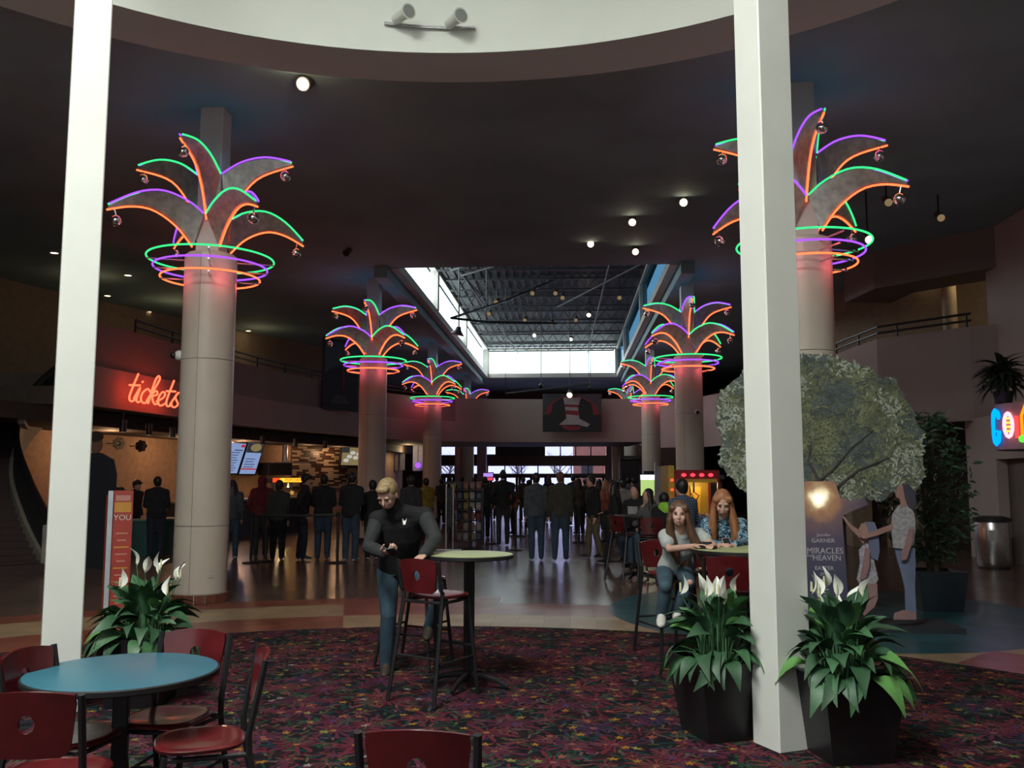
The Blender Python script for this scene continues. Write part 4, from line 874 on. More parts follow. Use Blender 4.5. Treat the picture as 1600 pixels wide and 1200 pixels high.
def cut(name, pts, m, parent, d=0, Y=None):
    Y = Y or YS-.3; q = [at(u, v, Y-d) for u, v in pts]; return MB().prism([(p.x, p.z) for p in q], -.012, .012, Matrix(((1,0,0,0), (0,0,-1,Y-d), (0,1,0,0), (0,0,0,1)))).build(name, m, parent)
C_skin = mat('printed_skin', (.34, .19, .16), .6); C_skind = mat('printed_skin_dusk', (.30, .17, .17), .6); C_hair = mat('printed_dark_hair', (.055, .05, .075), .6); C_shirt = mat('printed_floral_shirt', (.34, .32, .34), .7, 0, .35, 25); C_jean = mat('printed_slate_jeans', (.14, .17, .27), .7); C_dress = mat('printed_print_dress', (.34, .31, .36), .7, 0, .45, 40); C_ghair = mat('printed_slate_hair', (.14, .15, .24), .6)
wm = cut('woman_cutout', [(1398, 858), (1429, 856), (1430, 880), (1429, 915), (1431, 955), (1430, 968), (1398, 968), (1402, 962), (1415, 955), (1414, 920), (1408, 895), (1402, 875)], C_jean, sd, 0, YS-.35)
cut('print', [(1394, 804), (1404, 790), (1412, 786), (1424, 792), (1429, 806), (1430, 830), (1426, 852), (1415, 858), (1396, 856), (1393, 830)], C_shirt, wm, .03, YS-.35)
cut('print', [(1395, 818), (1393, 828), (1372, 836), (1350, 842), (1341, 838), (1355, 834), (1375, 826)], C_skin, wm, .04, YS-.35); cut('print', [(1420, 826), (1428, 826), (1424, 850), (1416, 874), (1408, 876), (1408, 864), (1415, 850)], C_skind, wm, .05, YS-.35)
cut('print', [(1399, 770), (1403, 760), (1411, 758), (1418, 770), (1416, 790), (1408, 792), (1406, 780), (1400, 777)], C_skin, wm, .035, YS-.35); cut('print', [(1410, 757), (1420, 757), (1429, 768), (1431, 784), (1427, 797), (1419, 792), (1414, 780), (1412, 768)], C_hair, wm, .045, YS-.35)
cut('print', [(1398, 958), (1412, 953), (1431, 956), (1431, 968), (1396, 968)], C_skind, wm, .03, YS-.35)
gl = cut('girl_cutout', [(1352, 848), (1362, 850), (1366, 880), (1372, 905), (1368, 912), (1342, 912), (1339, 905), (1344, 880), (1342, 860)], C_dress, sd, 0, YS-.32)
cut('print', [(1348, 850), (1340, 838), (1328, 826), (1316, 808), (1318, 806), (1330, 820), (1345, 830), (1356, 838)], C_skin, gl, .02, YS-.32); cut('print', [(1342, 828), (1346, 818), (1356, 816), (1358, 838), (1350, 842), (1346, 834)], C_skin, gl, .025, YS-.32)
cut('print', [(1352, 815), (1366, 816), (1372, 832), (1374, 860), (1371, 876), (1360, 870), (1357, 845), (1356, 828)], C_ghair, gl, .03, YS-.32); cut('print', [(1352, 856), (1359, 858), (1358, 885), (1352, 904), (1344, 906), (1348, 885)], C_skind, gl, .035, YS-.32)
cut('print', [(1354, 912), (1370, 912), (1371, 935), (1366, 948), (1350, 962), (1346, 956), (1358, 940), (1357, 925)], C_skind, gl, .01, YS-.32)
MB().box((3.3, YS-.15, .03), (2.0, .7, .06)).build('base_board', mat('dark_base_board', (.02, .025, .03), .7), sd)
MB().prism([(2.72, 0), (3.1, 0), (3.05, 1.5), (2.8, 1.5)], 0, .04, Matrix(((1,0,0,0), (0,0,-1,YS+.1), (0,1,0,0), (0,0,0,1)))).build('strut', M_dark, sd)
# ---------------------------------------------------------------- trash can, dark tree in planter, plant on canopy
tc_ = thing('trash_can', 'round steel trash can with black rim by the right wall', 'trash can', (7.95, 17.6, 0))
MB().lathe([(.26, .02), (.30, .10), (.30, .86), (.29, .88)], 28).build('body', M_steel, tc_, 40); MB().lathe([(.30, .86), (.335, .87), (.335, .93), (.2, .97), (.12, .95), (.12, .90), (.29, .86)], 28).build('rim', M_black, tc_, 40); MB().lathe([(.0, 0), (.27, 0), (.27, .03), (0, .03)], 28).build('foot', M_black, tc_); MB().box((-.12, -.28, .62), (.16, .012, .2)).build('label_plate', mat('pale_plate', (.5, .5, .46), .5), tc_)
def leaf_mesh(L_, W_, droop, m, fold=.25, n=6):
    vs = []; fs = []
    for i in range(n+1):
        t = i/n; w_ = W_*math.sin(math.pi*min(1, t**.75*1.0))*(1-.15*t) if 0 < i < n else .003
        a = droop*t*t; y = L_*(t-droop*.18*t**3); z = -L_*droop*.55*t*t+L_*.10*math.sin(math.pi*t)
        for s in (-1, 0, 1): vs.append((s*w_, y, z+(abs(s)*w_*fold)))
    for i in range(n):
        for k in range(2): a = i*3+k; fs.append((a, a+1, a+4, a+3))
    b = MB(); b.add(vs, fs); return b.mesh('leaf', m, True)
def square_planter(w0, w1, h): 
    b = MB(); vs = []
    for (s, z) in ((w0/2, 0), (w1/2, h), (w1/2-.03, h), (w1/2-.045, h-.07)):
        vs += [(-s,-s,z), (s,-s,z), (s,s,z), (-s,s,z)]
    fs = [(3,2,1,0), (12,13,14,15)]
    for r_ in range(3):
        for k in range(4): l = (k+1) % 4; fs.append((r_*4+k, r_*4+l, r_*4+4+l, r_*4+4+k))
    return b.add(vs, fs)
dt = thing('potted_tree', 'dark leafy potted tree behind the standee', 'potted tree', (4.72, 12.15, 0))
square_planter(.5, .62, .5).build('planter', mat('dark_blue_planter', (.012, .02, .028), .5), dt); MB().box((0,0,.45), (.5,.5,.03)).build('soil', mat('soil', (.05,.04,.03), .95), dt)
M_dleaf = mat('dark_green_leaf', (.022, .065, .028), .45, 0, .5, 5); 
for k, (dx, dy) in enumerate(((-.05, 0), (.08, .05), (0, -.08))): MB().tube([(dx, dy, .44), (dx*1.5, dy, 1.2), (dx*2.5, dy*2, 2.3)], [.035, .03, .015], 7).build('trunk', mat('brown_bark', (.07, .05, .035), .9), dt)
rnd = random.Random(5); fo = MB()
for k in range(1500):
    z = rnd.uniform(.65, 2.55); rr = (.20+.38*math.sin(math.pi*min(1, (z-.4)/2.3)))*math.sqrt(rnd.random()); a0 = rnd.random()*6.28; x, y = rr*math.cos(a0)*1.05-.06, rr*math.sin(a0)
    d = Vector((rnd.gauss(0,1), rnd.gauss(0,1), rnd.gauss(-.4,.6))).normalized(); s = d.orthogonal().normalized()*rnd.uniform(.02,.035); L_ = rnd.uniform(.09,.15); c = Vector((x, y, z)); n_ = d.cross(s).normalized()*.012
    fo.add([c, c+d*L_*.45+s+n_, c+d*L_, c+d*L_*.45-s+n_], [(0,1,2), (0,2,3)])
fo.build('foliage', M_dleaf, dt)['kind'] = 'stuff'
pp = thing('potted_palm', 'dark palm plant standing on the canopy at the right edge', 'potted plant', (7.42, 15.75, 2.935)); lm = leaf_mesh(.50, .055, .8, mat('black_green_leaf', (.012, .022, .014), .6), .3); rnd = random.Random(9)
MB().lathe([(.12, 0), (.17, .22), (.15, .22), (.0, .2)], 14).build('pot', M_dark, pp); MB().cyl((0,0,.18), (0,0,.42), .03, .02, 7).build('stem', M_dark, pp)
for k in range(110): link('leaf', lm, pp, (0, 0, .25+.35*rnd.random()), (R(rnd.uniform(-15, 70)), R(rnd.uniform(-15, 15)), rnd.random()*6.28))
# ---------------------------------------------------------------- peace lilies in square black planters
M_l = [mat('lily_leaf_deep', (.028, .080, .036), .52, 0, .3, 8), mat('lily_leaf_mid', (.045, .125, .05), .52, 0, .3, 8), mat('lily_leaf_bright', (.10, .25, .065), .5, 0, .25, 8)]
M_sp = mat('lily_white_spathe', (.74, .74, .68), .5, 0, .05, 8)
LEAF = [[leaf_mesh(L_, W_, dr, m) for m in M_l] for (L_, W_, dr) in ((.29, .072, .35), (.28, .074, .75), (.29, .07, 1.05))]
SPA = leaf_mesh(.145, .034, .15, M_sp, .7)
def lily(loc, rz, seed, label, nl, flowers, w0=.38, w1=.52, h=.5):
    t = thing('potted_peace_lily', label, 'potted plant', loc, rz); rnd = random.Random(seed)
    square_planter(w0, w1, h).build('planter', mat('glossy_black_planter', (.010, .010, .012), .35), t); MB().box((0, 0, h-.075), (w1-.09, w1-.09, .02)).build('soil', mat('soil', (0,0,0)), t)
    st = MB()
    for k in range(nl):
        a = rnd.random()*6.28; q = rnd.random(); el = lerp(80, -14, q**.8); r0 = .05+.08*rnd.random(); hgt = h-.02+lerp(.30, .0, q)*rnd.uniform(.7, 1.1); rad = lerp(.07, .25, q)
        base = Vector((math.cos(a)*r0, math.sin(a)*r0, h-.07)); top = Vector((math.cos(a)*rad, math.sin(a)*rad, hgt)); st.tube([base, base.lerp(top, .6)+Vector((0,0,.03)), top], [.006, .005, .004], 5)
        kind = 0 if el > 50 else (1 if el > 15 else 2); br = 2 if rnd.random() < .08 else (1 if rnd.random() < .38 else 0)
        o = link('leaf', LEAF[kind][br], t, top, (R(el), R(rnd.uniform(-40, 40)), a-math.pi/2)); s = rnd.uniform(.62, 1.0); o.scale = (s, s, s)
    st.build('stalks', M_l[1], t)['kind'] = 'stuff'
    for k in range(flowers):
        a = rnd.random()*6.28; r1 = rnd.uniform(.06, .30); z = h+rnd.uniform(.40, .55)-r1*.45; top = Vector((math.cos(a)*r1, math.sin(a)*r1, z))
        f = MB().tube([(math.cos(a)*.03, math.sin(a)*.03, h-.07), (top.x*.6, top.y*.6, z*.8), tuple(top)], .0045, 5).build('flower_stalk', M_l[1], t)
        o = link('spathe', SPA, f, top, (R(rnd.uniform(60, 100)), R(rnd.uniform(-20, 20)), a-math.pi/2)); MB().tube([top+Vector((0,0,.015)), top+Vector((0,0,.075))], [.008, .006], 6).build('spadix', mat('pale_spadix', (.6, .58, .36), .7), f)
    return t
lily((1.68, 5.78, .014), R(12), 3, 'peace lily in black planter right of the right white post', 112, 9)
lily((.99, 6.20, .014), R(20), 7, 'peace lily in black planter left of the right white post', 104, 7)
lily((-3.22, 6.75, .014), R(5), 15, 'peace lily with white blooms behind the blue table', 112, 8)
# ---------------------------------------------------------------- cafe furniture
def back_panel(w0, w1, z0, z1, yb, rake, hole, m, curve=.9, arch=.022):
    """bent wooden back with a round hole; w0/w1 half widths at bottom/top"""
    n = 32; hz = z0+(z1-z0)*.56; outer_ = []; inner = []
    for i in range(n):
        a = 2*math.pi*i/n; c, s = math.cos(a), math.sin(a); t = 1e9
        hw = (w0+w1)/2
        if abs(c) > 1e-6: t = min(t, hw/abs(c))
        if s > 1e-6: t = min(t, (z1-hz)/s)
        if s < -1e-6: t = min(t, (hz-z0)/-s)
        x, z = c*t, hz+s*t; f = (z-z0)/(z1-z0); x *= lerp(w0, w1, f)/hw
        if s > .3: z += arch*(1-(x/w1)**2)*min(1, max(0, (z-hz)/(z1-hz)))
        outer_.append((x, z)); inner.append((hole*c, hz+hole*1.15*s))
    vs = []
    for dy in (-.008, .008):
        for ring in (inner, [((a[0]+b[0])/2, (a[1]+b[1])/2) for a, b in zip(inner, outer_)], outer_):
            for (x, z) in ring: vs.append((x, yb-rake*(z-z0)+dy+curve*x*x-curve*w1*w1, z))
    fs = []
    for i in range(n):
        j = (i+1) % n
        for k in (0, 1): fs += [(k*n+i, k*n+n+i, k*n+n+j, k*n+j), (3*n+k*n+j, 3*n+k*n+n+j, 3*n+k*n+n+i, 3*n+k*n+i)]
        fs += [(i, j, 3*n+j, 3*n+i), (2*n+j, 2*n+i, 5*n+i, 5*n+j)]
    b = MB(); b.add(vs, fs); return b
def seat_mb(z, r=.205):
    b = MB(); n = 32; prof = [(0, -.010), (.45, -.008), (.8, .002), (.95, .004), (1.0, -.004), (.98, -.018), (.85, -.024), (0, -.024)]; vs = []; fs = []
    for (q, dz) in prof:
        for k in range(n):
            a = 2*math.pi*k/n; e = (abs(math.cos(a))**3+abs(math.sin(a))**3)**(-1/3); vs.append((q*r*e*math.cos(a)*1.0, q*r*e*math.sin(a)*.98+.01, z+dz))
    for i in range(len(prof)-1):
        for k in range(n): l = (k+1) % n; fs.append((i*n+k, i*n+l, (i+1)*n+l, (i+1)*n+k))
    return b.add(vs, fs)
def make_chair(name, label, cat, zs, zt, stool, group):
    t = thing(name, label, cat, (0,0,0), 0, group); r = .016
    seat_mb(zs+.024).build('seat', M_redwood, t, 50)
    back_panel(.150, .182, zt-.24, zt, -.215, .16, .032, M_redwood).build('backrest', M_redwood, t, 40)
    sp = .04 if stool else .02
    for s in (-1, 1):
        MB().tube([(s*(.185+sp), -.24-sp*2.2, .006), (s*.19, -.20, zs-.02), (s*.192, -.195, zs+.06), (s*.195, -.215, zt-.22), (s*.20, -.262, zt+.005)], r, 6).build('leg', M_black, t)
        MB().tube([(s*(.17+sp), .19+sp, .006), (s*.165, .16, zs-.005)], r, 6).build('leg', M_black, t)
    f = MB()
    for s in (-1, 1): f.tube([(s*.188, -.2, zs-.02), (s*.165, .16, zs-.02)], .012, 6)
    f.tube([(-.165, .16, zs-.02), (.165, .16, zs-.02)], .012, 6); f.tube([(-.188, -.2, zs-.02), (.188, -.2, zs-.02)], .012, 6); f.build('seat_frame', M_black, t)
    zz = .30 if stool else .2
    q = 1-zz/zs
    st = [((-.19-sp*q, -.2-sp*2.2*q, zz), (-.165-sp*q, .16+sp*q, zz)), ((.19+sp*q, -.2-sp*2.2*q, zz), (.165+sp*q, .16+sp*q, zz))]
    if stool: st += [((-.165-sp*q, .165+sp*q, zz+.08), (.165+sp*q, .165+sp*q, zz+.08)), ((-.19-sp*q, -.21-sp*2.2*q, zz+.04), (.19+sp*q, -.21-sp*2.2*q, zz+.04))]
    else: st += [((-.18, -.02, zz), (.18, -.02, zz))]
    for a, b in st: MB().tube([a, b], .010, 6).build('stretcher', M_black, t)
    return t
Z0 = .0135
def heading(dx, dy): return math.atan2(dy, dx)-math.pi/2
ch = make_chair('cafe_chair', 'cherry wood cafe chair behind the blue table, beside the planter', 'chair', .45, .84, False, 'cafe chairs with round hole backs')
ch.location = (-2.06, 4.62, Z0); ch.rotation_euler = (0, 0, heading(-.1, -1))
for (x, y, dx, dy, l) in ((-1.72, 4.24, -.92, -.40, 'cherry wood cafe chair seen side-on at the right of the blue table'), (-2.13, 3.72, -.12, 1, 'cherry wood cafe chair in front of the blue table showing its holed back'),
                          (-2.37, 4.27, 1, -.10, 'cherry wood cafe chair at the far left of the blue table'), (-.50, 3.30, .02, 1, 'cherry wood cafe chair standing alone at the bottom of the picture')):
    dup(ch, None, (x, y, Z0), heading(dx, dy), l)
bs = make_chair('bar_stool', 'tall cherry and black bar stool drawn up beside the lime bar table', 'bar stool', .76, 1.05, True, 'bar stools with round hole backs')
bs.location = (-1.02, 7.08, Z0); bs.rotation_euler = (0, 0, heading(.51, .86))
for (x, y, dx, dy, l, z) in ((-1.36, 8.22, .75, -.3, 'tall bar stool behind the first, under the man\'s raised foot', Z0), (.95, 8.78, .35, -.9, 'tall bar stool under the girl in the grey tee', Z0), (1.28, 7.50, .1, 1, 'bar stool with holed back in front of the girls\' table', Z0), (1.45, 9.08, .05, -1, 'bar stool under the red-haired girl', Z0),
                          (.97, 15.0, .8, .6, 'dim red bar stool left of the boy with the green hood', .006), (1.30, 14.4, .1, 1, 'dim red bar stool with its back turned, below the boy with the green hood', .006)):
    dup(bs, None, (x, y, z), heading(dx, dy), l)
def table(name, label, loc, r, h, m, rz=0):
    t = thing(name, label, 'table', loc, rz)
    MB().lathe([(0, h-.004), (r-.012, h-.004), (r-.010, h-.001), (r-.014, h), (0, h)], 64).build('tabletop', m, t, 40); MB().lathe([(0, h-.034), (r-.008, h-.034), (r, h-.028), (r, h-.006), (r-.010, h-.001), (r-.012, h-.01), (0, h-.01)], 64).build('edge_band', M_edge, t, 40)
    MB().bbox((0, 0, h/2-.0), (.072, .072, h-.07), .006).build('pole', M_black, t, 30); MB().lathe([(.03, h-.06), (.14, h-.045), (.14, h-.034), (0, h-.034)], 20).build('top_plate', M_black, t)
    for k in range(4):
        a = R(45)+k*math.pi/2; P = [(math.cos(a)*q, math.sin(a)*q, z) for q, z in ((.03, .10), (.12, .095), (.24, .07), (.34, .025))]
        MB().tube(P, [.03, .026, .022, .018], 8, flat=.8).build('foot', M_black, t, 40)
    return t
table('cafe_table', 'round cafe table with blue laminate top at lower left', (-2.2, 4.41, Z0), .455, .74, M_teal, .3)
table('bar_table', 'tall round bar table with lime top beside the standing man', (-.82, 7.42, Z0), .365, 1.06, M_lime, .5)
table('bar_table', 'tall round bar table with lime top where the two girls sit', (1.52, 8.10, Z0), .45, 1.06, M_lime, .2)
table('bar_table', 'dim tall round table past the girls, near the boy with the green hood', (1.15, 15.3, .006), .4, 1.06, M_edge, .2)

# ---------------------------------------------------------------- people
TS = bpy.data.scenes.new('temp_remesh')
def remesh(mb, voxel, mats, name, smooth=3):
    me = bpy.data.meshes.new('tmp'); me.from_pydata(mb.v, [], mb.f); o = bpy.data.objects.new('tmp', me); TS.collection.objects.link(o)
    bm = bmesh.new(); bm.from_mesh(me); bmesh.ops.recalc_face_normals(bm, faces=bm.faces); bm.to_mesh(me); bm.free()
    md = o.modifiers.new('r', 'REMESH'); md.mode = 'VOXEL'; md.voxel_size = voxel
    if smooth: s = o.modifiers.new('s', 'SMOOTH'); s.factor = .5; s.iterations = smooth
    vl = TS.view_layers[0]; vl.update(); dg = vl.depsgraph; dg.update()
    r = bpy.data.meshes.new_from_object(o.evaluated_get(dg), depsgraph=dg); r.name = name
    bpy.data.objects.remove(o); bpy.data.meshes.remove(me)
    r.materials.clear()
    for m in (mats if isinstance(mats, (list, tuple)) else [mats]): r.materials.append(m)
    r.polygons.foreach_set('use_smooth', [True]*len(r.polygons)); return r
def loft(mb, pts, rads, xd, n=16):
    """elliptical sections (rx along xd, ry across), capped"""
    P = [Vector(p) for p in pts]; vs = []; fs = []; N = len(P)
    for i in range(N):
        T = (P[min(i+1, N-1)]-P[max(i-1, 0)]).normalized(); x = Vector(xd); x = (x-T*x.dot(T)).normalized(); y = T.cross(x)
        for k in range(n):
            a = 2*math.pi*k/n; vs.append(P[i]+x*(rads[i][0]*math.cos(a))+y*(rads[i][1]*math.sin(a)))
    for i in range(N-1):
        for k in range(n): l = (k+1) % n; fs.append((i*n+k, i*n+l, (i+1)*n+l, (i+1)*n+k))
    fs += [tuple(range(n-1, -1, -1)), tuple((N-1)*n+k for k in range(n))]; return mb.add(vs, fs)
def limb(mb, pts, rs, n=10):
    mb.tube(pts, rs, n)
    for p, r in zip(pts, rs): mb.ball(p, r*.99, 10, 6)
def hand(mb, w, d, n_, side, curl, s=1.0, fine=True):
    """w wrist, d finger direction, n_ palm normal (palm faces n_), side +1/-1 which way the thumb leaves"""
    d = Vector(d).normalized(); n_ = Vector(n_); n_ = (n_-d*n_.dot(d)).normalized(); x = d.cross(n_)*side; w = Vector(w)
    M = Matrix((x, d, n_)).transposed(); pc_ = w+d*.052*s
    mb.ball(pc_, 1, 12, 8, (.042*s, .054*s, .016*s), M); mb.tube([w-d*.02, w+d*.03*s], [.026*s, .028*s], 8)
    if not fine:
        mb.ball(w+d*.12*s+n_*.02*curl, 1, 8, 6, (.036*s, .05*s, .015*s), M); mb.ball(w+d*.06*s+x*.045*s, 1, 8, 6, (.014*s, .03*s, .014*s), M); return
    for k, (off, L_) in enumerate(((.030, .066), (.010, .076), (-.011, .071), (-.031, .056))):
        p = w+d*.092*s+x*off*s; a = 0; P = [p-d*.03*s, p]
        for j, q in enumerate((.46, .32, .24)):
            a += curl*(.75+.25*j); dr = d*math.cos(a)+n_*math.sin(a); p = p+dr*L_*q*s; P.append(p)
        limb(mb, P, [.0095*s, .0095*s, .009*s, .0085*s, .0072*s], 8)
    p = w+d*.022*s+x*.030*s; t1 = (d*.62+x*.72+n_*.3).normalized(); t2 = (d*.92+x*.2+n_*(.25+.4*curl)).normalized()
    limb(mb, [p, p+t1*.036*s, p+t1*.036*s+t2*.030*s, p+t1*.036*s+t2*.054*s], [.0125*s, .0115*s, .010*s, .0085*s], 8)
def figure(label, J, face, shirt, pants, hair, hairstyle='short', skin=M_skin, shoe=M_black, vox=.026, sleeves='long', fine=False, bulk=1.0, female=False, group=None, sleeve_mat=None, curl=.5, palm=None, hs=1.0, hoodm=None, shoe2=None, collar=.12, sweep=0):
    """J: world joints; face: (forward dir) of the head"""
    J = {k: Vector(v) for k, v in J.items()}; base = Vector((J['pel'].x, J['pel'].y, min(J['toR'].z, J['toL'].z)-.03))
    for k in J: J[k] = J[k]-base
    t = thing('person', label, 'person', base, 0, group); xs = (J['shL']-J['shR']); xs = xs.normalized() if xs.length > 1e-3 else Vector((1,0,0)); hx = (J['hpL']-J['hpR']).normalized()
    def torso(mb, e, low=True):
        loft(mb, [J['pel']+(J['pel']-J['chest']).normalized()*.10, J['pel'], J['pel'].lerp(J['chest'], .5), J['chest'], J['chest'].lerp(J['neck'], .62), J['neck']], [(.13*bulk+e, .10+e), (.165*bulk+e, .115*bulk+e), (.145*bulk+e, .105*bulk+e), (.175*bulk+e, .12*bulk+e), (.165*bulk+e, .095*bulk+e), (.06+e*.5, .06+e*.5)], xs)
        for s in 'RL': limb(mb, [J['chest'].lerp(J['neck'], .6), J['sh'+s]], [.075*bulk+e, .062*bulk+e])
    def arm(mb, s, e, f=1.0):
        a, b, c = J['sh'+s], J['el'+s], J['wr'+s]
        if f >= 1: limb(mb, [a, a.lerp(b, .5), b, b.lerp(c, .4), c], [.056*bulk+e, .048*bulk+e, .040*bulk+e, .038*bulk+e, .027+e])
        else: limb(mb, [a, a.lerp(b, f)], [.058*bulk+e, .050*bulk+e*1.3])
    def leg(mb, s, e, f=1.0):
        a, b, c = J['hp'+s], J['kn'+s], J['an'+s]
        if e: c = c+(c-b).normalized()*.04
        P = [a, a.lerp(b, .5), b, b.lerp(c, .35), c]; Rr = [.088*bulk+e, .074*bulk+e, .055*bulk+e, .055*bulk+e, .038+e*1.2]
        limb(mb, P, Rr, 12)
    # body: one continuous surface
    b = MB(); torso(b, 0)
    F = Vector(face).normalized(); Xh = F.cross(Vector((0,0,1))).normalized(); Uh = Xh.cross(F); Mh = Matrix((Xh, F, Uh)).transposed(); hc = J['head']; k_ = (.97 if female else 1.05)*hs
    limb(b, [J['neck']-Vector((0,0,.03)), hc-Uh*.07-F*.02], [.060*k_, .056*k_])
    b.ball(hc+Uh*.015-F*.012, k_, 20, 14, (.074, .095, .104), Mh); b.ball(hc-Uh*.045+F*.03, k_, 16, 12, (.056, .060, .066), Mh); b.ball(hc-Uh*.086+F*.052, k_, 10, 8, (.024, .022, .020), Mh)
    if fine:
        limb(b, [hc+F*.082*k_+Uh*.012, hc+F*.098*k_-Uh*.022, hc+F*.100*k_-Uh*.030], [.008, .011, .012], 8)
        for s in (-1, 1):
            b.ball(hc+Xh*s*.076*k_-Uh*.012-F*.01, 1, 8, 6, (.010, .020, .030), Mh); b.ball(hc+Xh*s*.032+F*.080*k_+Uh*.022, 1, 8, 6, (.024, .010, .007), Mh); b.ball(hc+Xh*s*.034+F*.062*k_-Uh*.03, 1, 10, 8, (.024, .022, .026), Mh)
        b.ball(hc+F*.080*k_-Uh*.060, 1, 8, 6, (.022, .011, .011), Mh)
    for s in 'RL':
        arm(b, s, 0); leg(b, s, 0); d = J['hd'+s] if 'hd'+s in J else None
        dirv = ((J['hd'+s]-J['wr'+s]) if d is not None else (J['wr'+s]-J['el'+s])).normalized(); pn = (palm or {}).get(s, Vector((0,0,-1)) if abs(dirv.z) < .8 else -xs*(1 if s == 'L' else -1))
        hand(b, J['wr'+s], dirv, pn, (palm or {}).get('side'+s, 1 if s == 'R' else -1), curl, .95 if female else 1.05, fine)
        limb(b, [J['an'+s], J['an'+s]+(J['to'+s]-J['an'+s])*.2], [.034, .026])
    link('body', remesh(b, vox if not fine else .0062, skin, 'body', 2 if fine else 2), t)
    # clothes
    v2 = vox*.55 if fine else vox
    if fine: v2 = .011
    c = MB(); torso(c, .022); limb(c, [J['neck'], J['neck'].lerp(J['head'], collar)], [.078*bulk, .070]); c.ball(J['neck']+Vector((0,0,-.02)), .088*bulk, 12, 8)
    for s in 'RL': limb(c, [J['neck'].lerp(J['head'], .08), J['neck'].lerp(J['sh'+s], .55), J['sh'+s]], [.066*bulk, .070*bulk, .072*bulk])
    if sleeve_mat is None:
        for s in 'RL': arm(c, s, .016 if sleeves == 'long' else .02, 1.0 if sleeves == 'long' else .55)
    sh = remesh(c, v2, shirt, 'shirt', 4); link('shirt', sh, t)
    if sleeve_mat is not None:
        for s in 'RL': c = MB(); arm(c, s, .021); link('sleeve', remesh(c, v2, sleeve_mat, 'sleeve', 3), t)
    c = MB(); loft(c, [J['pel'].lerp((J['hpR']+J['hpL'])/2, .9)-Vector((0,0,.03)), J['pel'], J['pel'].lerp(J['chest'], .35)], [(.13*bulk+.014, .115*bulk+.014), (.165*bulk+.012, .115*bulk+.012), (.15*bulk+.012, .105*bulk+.012)], hx)
    for s in 'RL': leg(c, s, .015)
    link('trousers', remesh(c, v2, pants, 'trousers', 4), t)
    for s in 'RL':
        c = MB(); a, q = J['an'+s], J['to'+s]; up = (J['kn'+s]-a).normalized().lerp(Vector((0,0,1)), .5).normalized(); d = (q-a+up*.06); d = (d-up*d.dot(up)*.9).normalized(); hl = a-d*.055-up*.042; side = d.cross(up).normalized(); up = side.cross(d)
        loft(c, [hl+up*.02, hl+d*.05+up*.022, hl+d*.15+up*.01, hl+d*.22, hl+d*.245], [(.022, .03), (.040, .050), (.046, .036), (.038, .026), (.016, .014)], side)
        limb(c, [a-up*.03, a+up*.045], [.050, .050]); c.ball(a+d*.055-up*.012, .040, 10, 6)
        sm = remesh(c, .012 if fine else vox, shoe, 'shoe', 2); so = link('shoe', sm, t)
        if shoe2: c2 = MB(); loft(c2, [hl-up*.012, hl+d*.06-up*.012, hl+d*.17-up*.016, hl+d*.245-up*.016], [(.03, .014), (.042, .014), (.046, .014), (.02, .012)], side); c2.build('sole', shoe2, so, 40)
    # hair
    if hairstyle != 'none':
        h = MB()
        h.ball(hc+Uh*.034-F*(.022 if hairstyle == 'long' and fine else .030), k_, 18, 12, (.084, .098, .098), Mh)
        if hairstyle == 'long' and fine:
            for s in (-1, 1): h.ball(hc+Uh*.056*k_+F*.036*k_+Xh*s*.056*k_, k_, 12, 8, (.036, .040, .040), Mh)
        if hairstyle in ('short', 'cap'): h.ball(hc-Uh*.02-F*.055, k_, 12, 8, (.074, .055, .07), Mh)
        if fine and hairstyle == 'short': h.ball(hc+Uh*.085*k_+F*.05, 1, 10, 8, (.062, .045, .035), Mh)
        if hairstyle in ('long', 'bob'):
            L_ = .36 if hairstyle == 'long' else .16; dn = (J['neck']-hc).normalized().lerp(Vector((0,0,-1)), .6)
            for s in (-1, 1):
                p0 = hc+Uh*.05+Xh*s*.062-F*.01; P = [p0, hc+Xh*s*.083-F*.005-Uh*.05, hc+Xh*s*.095+dn*.17+F*.01, hc+Xh*s*(.115+sweep*s)+dn*(.17+L_*.5)+F*.045, hc+Xh*s*(.11+sweep*1.6*s)+dn*(.13+L_)+F*.05]
                loft(h, P, [(.03, .05), (.030, .06), (.042, .062), (.050, .050), (.018, .024)], Xh)
            loft(h, [hc-F*.06+Uh*.02, hc-F*.085-Uh*.07, hc-F*.10+dn*.2, hc-F*.09+dn*(.18+L_)], [(.07, .04), (.08, .04), (.09, .035), (.05, .02)], Xh)
        if hairstyle == 'bun': h.ball(hc+Uh*.12-F*.05, 1, 10, 8, (.045, .045, .04), Mh); h.ball(hc-Uh*.02-F*.05, k_, 12, 8, (.076, .055, .07), Mh)
        if hairstyle == 'hood': h = MB(); h.ball(hc+Uh*.012-F*.025, 1, 16, 12, (.105, .118, .128), Mh); limb(h, [hc-Uh*.09-F*.03, J['neck']], [.09, .095])
        ho = link('hair' if hairstyle != 'hood' else 'hood', remesh(h, .009 if fine else vox*.8, hair if hairstyle != 'hood' else (hoodm or shirt), 'hair', 2), t)
        if hairstyle == 'cap':
            c = MB().ball(hc+Uh*.055-F*.01, k_, 16, 10, (.090, .104, .075), Mh); c.prism([(hc+Xh*x+F*y+Uh*.05).xy.to_tuple() for x, y in ((-.07,.06), (.07,.06), (.055,.16), (0,.18), (-.055,.16))], hc.z+.045, hc.z+.058); link('cap', remesh(c, vox*.7, M_dark, 'cap', 1), t)
